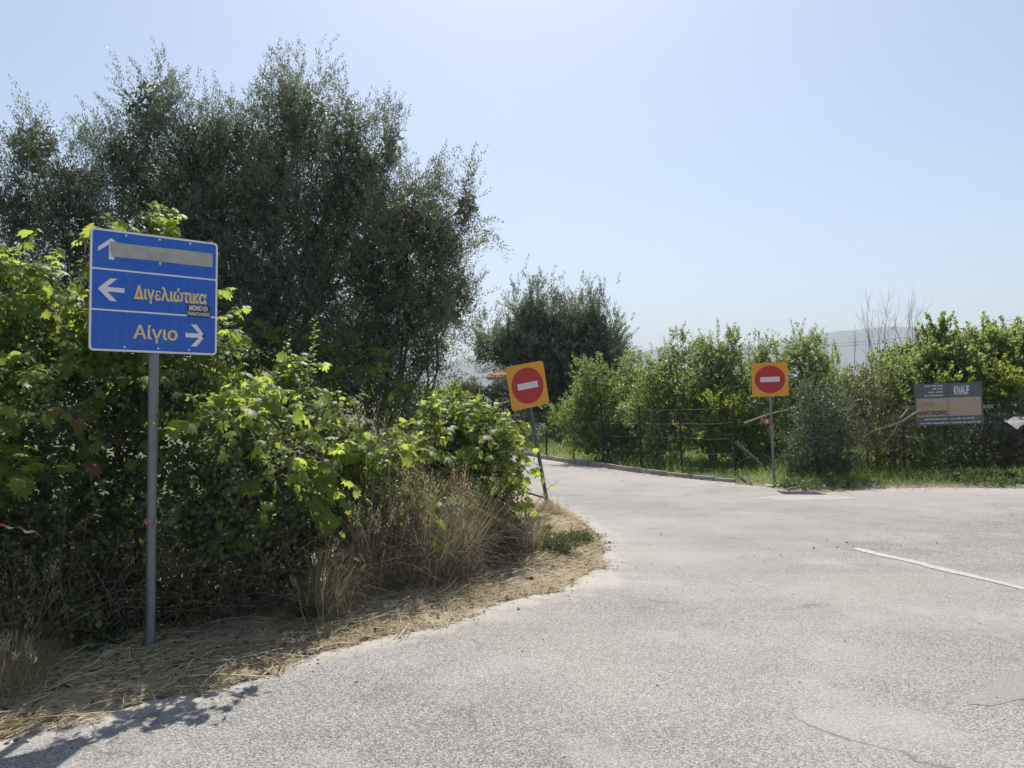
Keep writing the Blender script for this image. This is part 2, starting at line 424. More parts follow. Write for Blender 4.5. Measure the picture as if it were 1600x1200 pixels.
def asphalt(name, lo, hi, chip, chipscale, dustcol, tone):
    m, nt, b = mat(name); co = worldco(nt)
    v = N(nt, 'ShaderNodeTexVoronoi', feature='F1'); setin(v, Scale=chipscale, Randomness=1.0); nt.links.new(co, v.inputs['Vector'])
    sep = N(nt, 'ShaderNodeSeparateColor'); nt.links.new(v.outputs['Color'], sep.inputs[0])
    v2 = N(nt, 'ShaderNodeTexVoronoi', feature='F1'); setin(v2, Scale=chipscale * 2.6); nt.links.new(co, v2.inputs['Vector'])
    sep2 = N(nt, 'ShaderNodeSeparateColor'); nt.links.new(v2.outputs['Color'], sep2.inputs[0])
    base = mixc(nt, sep.outputs[0], lo, hi)
    base2 = mixc(nt, sep2.outputs[1], lo, hi)
    base = mixc(nt, .38, base, base2)
    gap = ramp(nt, v.outputs['Distance'], [(.25, 0.), (.75, 1.)])
    gm = N(nt, 'ShaderNodeMath', operation='MULTIPLY'); nt.links.new(gap.outputs[0], gm.inputs[0]); gm.inputs[1].default_value = chip
    base = mixc(nt, gm.outputs[0], base, tuple(c * .45 for c in lo))
    # broad wear
    n1 = tex_noise(nt, .45, 5, .6, co); n2 = tex_noise(nt, 2.3, 8, .68, co); n3 = tex_noise(nt, .16, 3, .5, co)
    base = mixc(nt, ramp(nt, n1.outputs[0], [(.38, 0.), (.62, .8)]).outputs[0], base, tone, 'MULTIPLY')
    st = ramp(nt, n2.outputs[0], [(.54, 0.), (.72, .5)])
    base = mixc(nt, st.outputs[0], base, (.50, .48, .46), 'MULTIPLY')
    base = mixc(nt, ramp(nt, n3.outputs[0], [(.45, 0.), (.6, .35)]).outputs[0], base, dustcol)
    worn = ramp(nt, tex_noise(nt, .8, 5, .6, co).outputs[0], [(.52, 0.), (.66, .5)])
    base = mixc(nt, worn.outputs[0], base, tuple((a_ + b_) * .53 for a_, b_ in zip(lo, hi)))
    # tyre-polished tracks sweeping round the corner
    mpt = N(nt, 'ShaderNodeMapping'); nt.links.new(co, mpt.inputs[0]); mpt.inputs['Rotation'].default_value = (0, 0, .75); mpt.inputs['Scale'].default_value = (.12, 1.0, 1)
    tr_ = ramp(nt, tex_noise(nt, 1.1, 4, .55, mpt.outputs[0]).outputs[0], [(.50, 0.), (.68, .45)])
    base = mixc(nt, tr_.outputs[0], base, (.74, .74, .75), 'MULTIPLY')
    # hairline cracks
    w = tex_noise(nt, 1.4, 4, .6, co); mv = N(nt, 'ShaderNodeVectorMath', operation='MULTIPLY_ADD')
    nt.links.new(w.outputs['Color'], mv.inputs[0]); mv.inputs[1].default_value = (.5, .5, .5); nt.links.new(co, mv.inputs[2])
    vc = N(nt, 'ShaderNodeTexVoronoi', feature='DISTANCE_TO_EDGE'); setin(vc, Scale=.42); nt.links.new(mv.outputs[0], vc.inputs['Vector'])
    cr = ramp(nt, vc.outputs[0], [(.002, 1.), (.006, 0.)])
    cn = ramp(nt, tex_noise(nt, .9, 3, .5, co).outputs[0], [(.53, 0.), (.62, .7)])
    cm = N(nt, 'ShaderNodeMath', operation='MULTIPLY'); nt.links.new(cr.outputs[0], cm.inputs[0]); nt.links.new(cn.outputs[0], cm.inputs[1])
    base = mixc(nt, cm.outputs[0], base, (.09, .085, .08))
    # dust along the edges, from the vertex attribute
    at = N(nt, 'ShaderNodeAttribute', attribute_name='tint'); nd = tex_noise(nt, 5, 8, .75, co)
    ad = N(nt, 'ShaderNodeMath', operation='ADD'); nt.links.new(at.outputs['Fac'], ad.inputs[0]); nt.links.new(nd.outputs[0], ad.inputs[1])
    dr = ramp(nt, ad.outputs[0], [(.70, 0.), (1.15, .9)])
    base = mixc(nt, dr.outputs[0], base, dustcol)
    nt.links.new(base, b.inputs['Base Color']); setin(b, Roughness=.85); b.inputs['Specular IOR Level'].default_value = .3
    bump(nt, b, v.outputs['Distance'], -.55 * chip - .1, .006)
    return m
M_road = asphalt('coarse_chip_asphalt', (.120, .114, .108), (.57, .54, .505), .7, 98, (.40, .36, .31), (.88, .87, .86))
M_side = asphalt('smooth_pale_asphalt', (.235, .225, .208), (.385, .362, .335), .35, 90, (.40, .37, .33), (.76, .77, .77))
seam_px = [(905, 905), (935, 890), (965, 893), (1000, 895), (1050, 896), (1100, 897), (1135, 899), (1165, 899), (1195, 894), (1225, 885), (1260, 875), (1330, 857), (1385, 840), (1420, 831), (1465, 822), (1520, 814), (1560, 806), (1600, 797)]
seam = [np.array(v) for v in GP(seam_px)] + [np.array((11.5, 11.6)), np.array((40, 11.2))]
i_c = 15
SIDE = np.array(densify(all_left + kfar + kerb_line + far_edge, .3, .02, 1) + [np.array((40, -12)), np.array((-5, -14))])
def dust_side(p): return np.clip(.42 * np.exp(-dline(p, np.array(kerb_line + far_edge)) / .7) + .45 * np.exp(-dline(p, np.array(verge)) / .35), 0, 1)
sheet('side_road', SIDE, 0.0, M_side, attr=dust_side)
vmain = left_far + verge[:16]
MAIN = np.array(densify(vmain, .15, .02, 2) + densify(seam, .08, .02, 5)[1:] + [np.array((40, -12)), np.array((-5, -14))])
def dust_main(p):
    d = dline(p, np.array(vmain)); d2 = dline(p, np.array(seam[:8]))
    wide = np.clip((p[:, 1] - 4.2) / 3.5, .15, 1) * (p[:, 0] > -3)
    return np.clip(.60 * np.exp(-(d / (.04 + .50 * wide)) ** 1.5) + .22 * np.exp(-d2 / .3), 0, 1)
sheet('main_road', MAIN, .007, M_road, attr=dust_main)
# repaired patches lying on the asphalt
M_patch = asphalt('dark_patch_asphalt', (.19, .185, .18), (.36, .35, .335), .3, 110, (.34, .31, .27), (.85, .85, .85))
M_patch2 = asphalt('pale_patch_asphalt', (.30, .285, .26), (.46, .435, .405), .35, 90, (.50, .45, .38), (.92, .92, .92))
def patch(px, z, material, seed, amp=.02, step=.05):
    p = GP(px); p = densify(p + [p[0]], step, amp, seed)[:-1]
    sheet('road_patch', p, z, material, step=.2)
patch([(1502, 1093), (1535, 1070), (1575, 1062), (1600, 1052), (1700, 1030), (1760, 1080), (1600, 1097), (1550, 1107), (1512, 1103)], .009, M_patch, 3, .035)
patch([(1528, 815), (1550, 811), (1580, 811), (1598, 815), (1575, 820), (1545, 820)], .009, M_patch, 8, .06)
patch([(1172, 778), (1215, 774), (1290, 774), (1345, 777), (1290, 780), (1215, 781)], .002, M_patch2, 12, .09, .1)
# painted line
p0, p1 = G(1335, 858)[:2], G(1720, 949)[:2]
dl = nrm(p1 - p0); nl = np.array([-dl[1], dl[0]]) * .062
m, nt, b = mat('worn_road_paint'); co = worldco(nt)
n = tex_noise(nt, 28, 8, .75, co); r = ramp(nt, n.outputs[0], [(.38, 0.), (.52, 1.)])
nt.links.new(mixc(nt, r.outputs[0], (.44, .42, .39), (.33, .31, .29)), b.inputs['Base Color']); setin(b, Roughness=.7)
ln = densify([p0 + nl, p1 + nl], .04, .02, 3) + densify([p1 - nl, p0 - nl], .04, .02, 6)
sheet('road_marking', ln, .012, m, step=.3)

# kerb stones along the fence, one by one
kerb = empty('kerb', (*kerb_line[4], 0), 'low worn concrete kerb along the foot of the wire fence', 'kerb'); kerb.location = (0, 0, 0)
kl = [kfar[2]] + kerb_line
kk = densify(kl, .9, .0)
kk = [np.array(kl[0])]
for i in range(len(kl) - 1):
    L = np.linalg.norm(kl[i + 1] - kl[i]); c_ = max(1, int(round(L / .95)))
    kk += [kl[i] + (kl[i + 1] - kl[i]) * (j + 1) / c_ for j in range(c_)]
kme = None
for i in range(len(kk) - 1):
    a_, b_ = kk[i], kk[i + 1]; d_ = b_ - a_; L = np.linalg.norm(d_)
    o = box_part('kerb_stone', L - .012, .13, .17, (*(((a_ + b_) / 2) + np.array([d_[1], -d_[0]]) / L * -.05), (.028 if i < len(kk) - 5 else .028 - .012 * (i - len(kk) + 6)) + random.uniform(-.008, .008)), M_concrete, kerb, .012,
                 (random.uniform(-.02, .02), random.uniform(-.01, .01), math.atan2(d_[1], d_[0])))

# ------------------------------------------------------------ hills
hp = np.array([(-900, 30), (-200, 45), (300, 60), (560, 50), (640, 48), (700, 66), (738, 80), (790, 60), (850, 55), (930, 68), (990, 82), (1040, 96), (1100, 95), (1180, 97),
               (1250, 110), (1300, 119), (1350, 122), (1430, 123), (1560, 112), (1700, 100), (2400, 40)], float)
xs = np.linspace(-5500, 6000, 260); ys = np.linspace(2500, 5600, 46)
HX, HY = np.meshgrid(xs, ys, indexing='ij'); q3 = np.stack([HX, HY, HX * 0], -1)
ridge = np.interp(HX / 4000 * 1200 + 800, hp[:, 0], hp[:, 1]) / 1200 * 4000
cross = np.exp(-((HY - 4000) / 650) ** 2)
fore = .42 * ridge * np.exp(-((HY - 3000) / 260) ** 2) * (.6 + .5 * noise3(q3, .0021, 4))
HZ = np.maximum(ridge * cross, fore) + 12 * noise3(q3, .008) * cross + 5 * noise3(q3, .03, 2) * cross - 3
idx = np.arange(HX.size).reshape(HX.shape)
Fq = np.stack([idx[:-1, :-1], idx[1:, :-1], idx[1:, 1:], idx[:-1, 1:]], -1).reshape(-1, 4)
m, nt, b = mat('scrub_hillside'); co = worldco(nt); n = tex_noise(nt, .012, 10, .65, co)
nt.links.new(ramp(nt, n.outputs[0], [(.35, (.035, .05, .025)), (.6, (.11, .105, .065))]).outputs[0], b.inputs['Base Color']); setin(b, Roughness=1)
link('hills', raw_mesh('hills', np.stack([HX, HY, HZ], -1).reshape(-1, 3), Fq, 4, smooth=True), None, m, kind='structure')

# ------------------------------------------------------------ haze
m = bpy.data.materials.new('haze_air'); m.use_nodes = True; nt = m.node_tree
nt.nodes.remove(nt.nodes['Principled BSDF'])
pv = N(nt, 'ShaderNodeVolumePrincipled'); pv.inputs['Color'].default_value = (.60, .66, .75, 1); pv.inputs['Density'].default_value = .00030
pv.inputs['Anisotropy'].default_value = .1
nt.links.new(pv.outputs[0], nt.nodes['Material Output'].inputs['Volume'])
o = box_part('haze', 19000, 19000, 452, (0, 0, 222), m, None); tag(o, kind='stuff')

# ============================================================ BUILT THINGS
def on_panel(root, y):  # helper: parts lie in the local XZ plane of root, facing -Y
    return root
# ---- blue direction sign
SX, SY = -2.335, 5.0
sg = gz(SX, SY)
W = .775
sign = empty('direction_sign', (SX, SY, 0), 'blue rectangular direction sign with white arrows and yellow Greek lettering on a grey post', 'road sign', rz=math.radians(38.5))
ZB, ZT = 1.945, 2.712; H = ZT - ZB
def U(u): return (u - .5) * W
def Vv(v): return ZB + v * H
face = -.045
V_, F_ = tube_arrays([[(0, 0, sg - .3), (0, 0, 1.0), (0, 0, ZT - .06)]], [[.0305, .0305, .0305]], 20)
link('post', raw_mesh('post', V_, F_, 3, smooth=True), sign, M_pole)
V_, F_ = tube_arrays([[(0, 0, ZT - .06), (0, 0, ZT - .052)]], [[.032, .030]], 20)
link('post_cap', raw_mesh('post_cap', V_, F_, 3), sign, M_black)
prism('sign_plate', rrect(W, H, .028, 6, 0, (ZB + ZT) / 2), face + .003, face + .012, M_back, sign)
prism('blue_field', rrect(W - .004, H - .004, .027, 6, 0, (ZB + ZT) / 2), face + .0012, face + .0028, M_blue, sign)
ring_mesh('white_border', rrect(W - .003, H - .003, .027, 6, 0, (ZB + ZT) / 2), rrect(W - .027, H - .027, .017, 6, 0, (ZB + ZT) / 2), face, M_white, sign)
for z in (ZB + .12, ZT - .14):
    box_part('mounting_channel', W - .08, .022, .035, (0, face + .024, z), M_back, sign)
    box_part('clamp', .085, .075, .03, (0, .002, z), M_pole, sign, .004)
for v in (.670, .337):
    prism('divider_line', [(U(.018), Vv(v) - .0052), (U(.986), Vv(v) - .0052), (U(.986), Vv(v) + .0052), (U(.014), Vv(v) + .0052)], face - .0002, face + .001, M_white, sign)
for u in (.262, .519, .765):
    for v in (.966, .039):
        V_, F_ = tube_arrays([[(U(u), face + .002, Vv(v)), (U(u), face - .004, Vv(v)), (U(u), face - .005, Vv(v))]], [[.007, .0065, .001]], 10)
        link('bolt', raw_mesh('bolt', V_, F_, 3), sign, M_white)
def uv(l): return [(U(u), Vv(v)) for u, v in l]
def arrow(kind):
    if kind == 'L':
        return [(.060, .507), (.150, .598), (.200, .598), (.128, .525), (.255, .525), (.255, .487), (.128, .487), (.200, .413), (.150, .413)]
    if kind == 'R':
        return [(.896, .165), (.826, .262), (.779, .262), (.846, .186), (.735, .186), (.735, .148), (.846, .148), (.781, .072), (.830, .072)]
    return [(.153, .930), (.057, .846), (.057, .812), (.137, .874), (.137, .752), (.176, .752), (.176, .872), (.25, .82), (.25, .85)]
for k in 'LRU':
    pl = uv(arrow(k))
    prism({'L': 'left_arrow', 'R': 'right_arrow', 'U': 'up_arrow'}[k], pl if k != 'L' else pl, face - .0003, face + .001, M_arrow, sign)
V_, F_ = tube_arrays([[(U(.885), face + .001, Vv(.165)), (U(.885), face - .0012, Vv(.165))]], [[.010, .010]], 12)
F_ = np.concatenate([F_, [[12, 12 + i, 13 + i] for i in range(1, 11)]])
link('bullet_hole', raw_mesh('bullet_hole', V_, F_, 3), sign, M_black)
# grey tape strip over the first line
prism('cover_strip', uv([(.143, .898), (.40, .897), (.70, .901), (.953, .899), (.955, .84), (.952, .779), (.75, .777), (.45, .781), (.16, .776), (.146, .82)]), face - .0022, face - .0008, M_tape, sign)
prism('letter_tail', uv([(.515, .777), (.535, .777), (.532, .752), (.520, .750)]), face - .0003, face + .001, M_yel, sign)
text_part('place_name', 'Διγελιώτικα', .578 * W, .108 * H, U(.328), Vv(.449), face - .0006, M_yel, sign, .028)
text_part('place_name', 'Αίγιο', .345 * W, .108 * H, U(.325), Vv(.117), face - .0006, M_yel, sign, .022)
text_part('letter_fading', 'Διγελιώτικα', .574 * W, .104 * H, U(.334), Vv(.4505), face - .0011, M_pale, sign, .004)
text_part('letter_fading', 'Αίγιο', .341 * W, .104 * H, U(.330), Vv(.1185), face - .0011, M_pale, sign, .002)
stk = prism('sticker', uv([(.742, .436), (.941, .436), (.943, .327), (.744, .327)]), face - .0019, face - .0011, M_sticker, sign)
text_part('sticker_print', 'ΜΟΝΟ', .105 * W, .040 * H, U(.762), Vv(.386), face - .0023, M_white, stk, .03)
text_part('sticker_print', 'ΠΑΝΑΙΓΙΑΛΕΙΟΣ', .185 * W, .026 * H, U(.750), Vv(.343), face - .0023, M_white, stk, .02)
cpts = [(U(.896) + .0165 * math.cos(t), Vv(.405) + .0165 * math.sin(t)) for t in np.linspace(0, 2 * math.pi, 25)[:-1]]
cin = [(U(.896) + .0125 * math.cos(t), Vv(.405) + .0125 * math.sin(t)) for t in np.linspace(0, 2 * math.pi, 25)[:-1]]
ring_mesh('emblem', cpts, cin, face - .0024, M_white, stk, .0004)
text_part('emblem', 'Α', .017, .017, U(.896) - .0085, Vv(.405) - .0085, face - .0023, M_white, stk, .02)

# ---- no entry signs
def no_entry(loc, w, h, zc, yaw, lean, radius, corner, label, foot=None, bend=0, polex=0, worn=M_pole_worn, pr=.029, roll=0):
    r = empty('no_entry_sign', loc, label, 'road sign', 'red no entry discs on amber plates', rz=yaw)
    g = gz(loc[0], loc[1])
    r.rotation_euler = (0, lean, yaw)
    zt = zc + h / 2
    path = [[(polex, 0, g - .3 - loc[2]), (polex, 0, .6), (polex, 0, zt - .1)]]
    V_, F_ = tube_arrays(path, [[pr] * 3], 16); link('post', raw_mesh('post', V_, F_, 3, smooth=True), r, worn)
    fy = -.046
    prism('sign_plate', rrect(w, h, corner, 5, 0, zc), fy + .003, fy + .007, M_back, r)
    prism('amber_field', rrect(w - .002, h - .002, corner, 5, 0, zc), fy + .001, fy + .0028, M_orange, r)
    prism('red_disc', [(radius * math.cos(t), zc + radius * h / w * .98 * math.sin(t)) for t in np.linspace(0, 2 * math.pi, 49)[:-1]], fy - .0006, fy + .0008, M_red, r)
    bw, bh = radius * 1.28, radius * .335
    prism('white_bar', [(-bw / 2, zc - bh / 2), (bw / 2, zc - bh / 2), (bw / 2, zc + bh / 2), (-bw / 2, zc + bh / 2)], fy - .0014, fy - .0007, M_redw, r)
    for o in list(COL.objects):
        if roll and o.parent == r and o.name.split('.')[0] != 'post':
            o.rotation_euler = (0, roll, 0); o.location = (-math.sin(roll) * zc, 0, zc - math.cos(roll) * zc)
    for z in (zc - h * .28, zc + h * .28):
        box_part('clamp', .09, .066, .03, (polex, -.003, z), M_pole, r, .004)
    return r
bA = G(857, 796)
no_entry((bA[0], bA[1], 0), .69, .675, 1.96, math.radians(31), math.radians(-12), .288, .045, 'tilted no entry sign on a leaning grey post beside the left hand vines', roll=math.radians(1.5))
bB = G(1210, 756)
no_entry((bB[0], bB[1], 0), .75, .70, 2.16, math.radians(-2), math.radians(-2.2), .312, .008, 'upright no entry sign in front of the fence and dark shrub', polex=.0, worn=M_pole, pr=.027)
# ---- notice board held up on the fence bar
nb = P(1487, 631, 17.15)
board = empty('notice_board', (nb[0], nb[1], 0), 'grey and tan advertising board with KNAUF print hung on a timber rail', 'board', rz=math.radians(-3))
board.rotation_euler = (0, math.radians(-2.2), math.radians(-4))
bw, bh = 1.40, .93
def BX(u): return (u - .5) * bw
def BZ(v): return nb[2] + (v - .5) * bh
def strip(name, u0, u1, v0, v1, y, m): return prism(name, [(BX(u0), BZ(v0)), (BX(u1), BZ(v0)), (BX(u1), BZ(v1)), (BX(u0), BZ(v1))], y, y + .002, m, board)
prism('board_panel', [(BX(0), BZ(0)), (BX(1), BZ(0)), (BX(1), BZ(1)), (BX(0), BZ(1))], 0, .018, M_bgrey, board)
box_part('board_frame', .03, .03, bh + .04, (BX(1.0) + .015, .01, BZ(.5)), M_bgrey, board); box_part('board_frame', .03, .03, bh + .04, (BX(0) - .015, .01, BZ(.5)), M_bgrey, board)
strip('tan_band', .005, .995, .21, .65, -.003, M_btan)
strip('yellow_stripe', .005, .995, .375, .405, -.006, M_byel)
strip('board_seam', .487, .493, .0, .998, -.0085, M_bgrey)
text_part('brand_print', 'KNAUF', .235 * bw, .21 * bh, BX(.59), BZ(.72), -.005, M_white, board, .02)
text_part('board_print', 'ΔΟΜΗΣΗ', .26 * bw, .095 * bh, BX(.03), BZ(.46), -.005, M_bprint2, board, .0)
text_part('board_print', 'ΜΑΡΓΑΡΩΝΗΣ', .44 * bw, .095 * bh, BX(.03), BZ(.245), -.006, M_black, board, .03)
def scribble(u0, u1, v, hh):  # unreadable rows of small print
    u = u0
    acc = Acc()
    while u < u1:
        wd = random.uniform(.012, .022); h_ = hh * random.uniform(.7, 1)
        c = [(BX(u), BZ(v)), (BX(min(u + wd, u1)), BZ(v)), (BX(min(u + wd, u1)), BZ(v) + h_), (BX(u), BZ(v) + h_)]
        acc.add(np.array([(x, -.005, z) for x, z in c]), np.array([[0, 1, 2], [0, 2, 3]]), 0.)
        u += wd + random.choice([.004, .004, .004, .018])
    link('small_print', acc.mesh('small_print'), board, M_bprint, kind='stuff')
for (u0, u1, v) in ((.14, .42, .93), (.26, .42, .86), (.20, .42, .78), (.13, .42, .70), (.12, .47, .13), (.52, .88, .13), (.04, .48, .035), (.50, .97, .035)): scribble(u0, u1, v, .032)
ra, rb = P(1412, 637, 17.25), P(1554, 635, 17.1)
d_ = rb - ra; L_ = np.linalg.norm(d_)
box_part('timber_rail', float(L_), .05, .085, tuple((ra + rb) / 2 + np.array([0, .06, 0])), M_wood, None, .006, (0, -math.atan2(d_[2], d_[0]), math.atan2(d_[1], d_[0])),
         label='pale weathered timber rail running behind the KNAUF board', cat='timber')

# ---- wire fences
def wire_fence(name_label, posts, mesh_from=0, nw=5, parent_cat='fence', pole_r=.028, wires=True, chain=True):
    """posts: list of (base(x,y), top z, lean)"""
    r = empty('wire_fence', (posts[0][0][0], posts[0][0][1], 0), name_label, parent_cat)
    o = np.array([posts[0][0][0], posts[0][0][1], 0])
    bs = [np.array([p[0][0], p[0][1], gz(*p[0])]) - o for p in posts]
    ts = [np.array([p[0][0] + p[2], p[0][1], p[1]]) - o for p in posts]
    for b_, t_ in zip(bs, ts):
        V_, F_ = tube_arrays([[b_ - [0, 0, .3], (b_ + t_) / 2, t_]], [[pole_r] * 3], 8)
        link('fence_post', raw_mesh('fence_post', V_, F_, 3), r, M_rust)
    if wires:
        for k in range(nw):
            f = .08 + .88 * k / (nw - 1)
            pts = []
            for i in range(len(bs) - 1):
                a_, b_ = bs[i] + (ts[i] - bs[i]) * f, bs[i + 1] + (ts[i + 1] - bs[i + 1]) * f
                for t in np.linspace(0, 1, 5)[:-1]: pts.append(a_ + (b_ - a_) * t - [0, .035, .03 * math.sin(math.pi * t)])
            pts.append(bs[-1] + (ts[-1] - bs[-1]) * f - [0, .035, 0])
            V_, F_ = tube_arrays([pts], [[.0018] * len(pts)], 3); link('fence_wire', raw_mesh('fence_wire', V_, F_, 3), r, M_wire)
    if chain:
        acc = Acc()
        for i in range(len(bs) - 1):
            B0, B1, T0, T1 = bs[i], bs[i + 1], ts[i], ts[i + 1]; L = np.linalg.norm(B1 - B0); Hh = (T0 - B0)[2] * .95
            st = .085; k = int((L + Hh) / st); S, E = [], []
            for s in (1, -1):
                for j in range(k):
                    x = j * st - (Hh if s > 0 else 0)
                    u0, v0, u1, v1 = (x, 0, x + Hh, Hh) if s > 0 else (x, 0, x - Hh, Hh)
                    # clip to 0..L
                    lo_, hi_ = (0, L)
                    if u0 == u1: continue
                    ta, tb = sorted(((lo_ - u0) / (u1 - u0), (hi_ - u0) / (u1 - u0))); ta, tb = max(0, ta), min(1, tb)
                    if tb - ta < .02: continue
                    for t, dst in ((ta, S), (tb, E)):
                        u, v = (u0 + (u1 - u0) * t) / L, (v0 + (v1 - v0) * t) / Hh * .95
                        dst.append((B0 + (B1 - B0) * u) * (1 - v) + (T0 + (T1 - T0) * u) * v - [0, .04, 0])
            V_, F_ = tube_arrays(np.stack([S, E], 1), np.full((len(S), 2), .0011), 3); acc.add(V_, F_, 0.)
        link('wire_mesh', acc.mesh('wire_mesh'), r, M_wire, kind='stuff')
    return r
fp = []
for (bx, by, ty, lean) in ((815, 709, 642, 0), (853.6, 715, 642, 0), (896.5, 720, 641, .02), (943, 726.5, 638, -.06), (1003, 734, 636, -.07), (1066, 741, 635, -.06), (1149, 748, 631, -.03)):
    g_ = G(bx, by)
    fp.append(((g_[0], g_[1]), CAM_H + (635 - ty) * g_[1] / 1200, lean))
wire_fence('rusty post and wire fence along the kerb of the side road', fp)
fp = []
for (bx, by, ty) in ((1413, 738, 630), (1538, 741, 642), (1668, 742, 640)):
    g_ = P(bx, 735, 17.4); fp.append(((g_[0], g_[1]), CAM_H + (635 - ty) * g_[1] / 1200, .0))
wire_fence('rusty post and wire fence standing behind the KNAUF board', fp)
fp = [((P(x, 600, Y)[0], Y), 1.95, 0) for x, Y in ((600, 27), (648, 27.6), (702, 28.2), (719, 28.5), (752, 29), (781, 29.4))]
wire_fence('dark wire fence in front of the vineyard far behind the hedge', fp, chain=False)

# ---- brick gate pillars, gate and shed beyond the hedge
def pillar(px, y0, Y, w, label):
    p = P(px, y0, Y); h = p[2]
    r = empty('brick_pillar', (p[0], Y, 0), label, 'pillar')
    nb_ = int(h / .09); shared = None
    for i in range(nb_):
        for s in (-1, 1):
            o = box_part('brick', w / 2 - .012, w, .078, (s * w / 4, 0, .05 + i * .09), M_brick, r) if shared is None else link('brick', shared, r)
            if shared is None: shared = o.data
            o.location = (s * w / 4 * (1 if i % 2 else .96), random.uniform(-.004, .004), .05 + i * .09)
    box_part('mortar_core', w - .03, w - .03, nb_ * .09, (0, 0, nb_ * .045 + .01), M_concrete, r)
    box_part('pillar_cap', w + .06, w + .06, .05, (0, 0, nb_ * .09 + .04), M_concrete, r)
pillar(663, 629, 28, .24, 'red brick gate pillar left of the grey gate beyond the hedge')
pillar(816, 650, 28.6, .22, 'red brick pillar beside the brown shed behind the tilted sign')
ga = P(674, 634, 28)
gate = empty('metal_gate', (ga[0], 28, 0), 'grey blue metal gate boards beside the left brick pillar', 'gate')
for i in range(4): box_part('gate_board', .075, .02, ga[2] - .15, (-.12 + i * .085, 0, ga[2] / 2 + .03), M_gate, gate)
for z in (.4, ga[2] - .25): box_part('gate_rail', .36, .03, .05, (0, .03, z), M_gate, gate)
sa, sb = P(781, 650, 28.2), P(811, 650, 28.2); sw = sb[0] - sa[0]; sh = sa[2]
shed = empty('shed', ((sa[0] + sb[0]) / 2, 28.6, 0), 'small brown sheet metal shed with pale roof edge behind the tilted sign', 'shed')
for i in range(4):
    box_part('wall_panel', sw / 4 - .012, .03, sh - .03, (-sw / 2 + sw * (i + .5) / 4, -.35, (sh - .03) / 2), M_shed, shed)
box_part('side_wall', .03, .66, sh - .03, (-sw / 2 + .02, 0, (sh - .03) / 2), M_shed, shed); box_part('side_wall', .03, .66, sh - .03, (sw / 2 - .02, 0, (sh - .03) / 2), M_shed, shed)
box_part('shed_door', .17, .03, sh * .75, (sw / 2 - .13, -.385, sh * .45), M_brick, shed)
box_part('shed_roof', sw + .1, .84, .045, (0, 0, sh + .01), M_wood, shed)

# ---- house with tiled roof
hx, hy, hz = P(765, 589.5, 88)
house = empty('house', (hx + 5, hy + 4, 0), 'cream house with terracotta tiled roof seen left of the tilted sign', 'house')
ez = hz
box_part('wall', 9.6, 8, ez, (0.2, 0, ez / 2), M_wall, house)
box_part('balcony_slab', 1.0, 8.4, .25, (-5.0, 0, ez - 3.3), M_wall, house)
for x in (-3.7, -1.2, 1.6): 
    f_ = box_part('window', 1.0, .08, 1.5, (x, -4.03, ez - 1.5), M_white, house); box_part('pane', .84, .03, 1.34, (0, -.05, 0), M_glass, f_)
    for s in (-1, 1): box_part('shutter', .45, .05, 1.5, (s * .78, -.02, 0), M_gate, f_)
f_ = box_part('door', .95, .08, 2.1, (-1.2, -4.03, 1.05), M_shed, house)
rv = [(-5.4, -4.6, ez), (5.8, -4.6, ez), (5.8, 4.6, ez), (-5.4, 4.6, ez), (-1.6, 0, ez + 2.0), (2.0, 0, ez + 2.0)]
rme = bpy.data.meshes.new('roof'); rme.from_pydata(rv, [], [(0, 1, 5, 4), (1, 2, 5), (2, 3, 4, 5), (3, 0, 4), (3, 2, 1, 0)]); rf = link('roof', rme, house, M_roof)
tl = Acc()
for s in range(44):    # tile rows on the slope facing the camera and the left hip
    x = -5.3 + s * .25
    for side in (0,):
        xa = x; top = min(1, (xa + 5.4) / 3.8, (5.8 - xa) / 3.8)
        if top <= .05: continue
        a_ = np.array([xa, -4.62, ez + .02]); b_ = np.array([xa, -4.62 + 4.6 * top, ez + .02 + 2.0 * top])
        V_, F_ = tube_arrays([[a_, b_]], [[.09, .09]], 5); tl.add(V_, F_, 0.)
for s in range(36):
    y = -4.5 + s * .25; top = min(1, (y + 4.6) / 4.6, (4.6 - y) / 4.6)
    if top <= .05: continue
    V_, F_ = tube_arrays([[np.array([-5.42, y, ez + .02]), np.array([-5.42 + 3.8 * top, y, ez + .02 + 2 * top])]], [[.09, .09]], 5); tl.add(V_, F_, 0.)
link('roof_tiles', tl.mesh('roof_tiles'), rf, M_roof, kind='stuff')
box_part('chimney', .6, .6, 1.2, (2.2, 1, ez + 1.9), M_wall, rf)

# ---- overhead cables and their poles
def upole(x, y, h, label):
    r = empty('utility_pole', (x, y, 0), label, 'utility pole')
    V_, F_ = tube_arrays([[(0, 0, -.5), (0, 0, h / 2), (0, 0, h)]], [[.15, .13, .10]], 10); link('pole', raw_mesh('pole', V_, F_, 3, smooth=True), r, M_wood)
    box_part('crossarm', .09, 1.1, .09, (0, 0, h - .3), M_wood, r)
def cable(pts, label, r_=.012):
    pts = np.array(pts); t = np.linspace(0, 1, len(pts)); tt = np.linspace(0, 1, 40)
    q = np.stack([np.interp(tt, t, pts[:, i]) for i in range(3)], -1)
    V_, F_ = tube_arrays([q], [[r_] * 40], 4); me = raw_mesh('overhead_cable', V_, F_, 3)
    link('overhead_cable', me, None, M_tar, label=label, cat='cable', group='overhead cables')
cp = [P(905, 552, 74), P(985, 549.5, 70), P(1100, 549, 64), P(1200, 547, 58), P(1300, 542, 52), P(1400, 534.5, 47), P(1500, 521, 42), P(1600, 503, 38), P(1720, 476, 34)]
cable(cp, 'lower thin black cable crossing the sky above the citrus trees'); cable([p + np.array([0, .5, .22]) for p in cp], 'upper thin black cable crossing the sky above the citrus trees', .010)
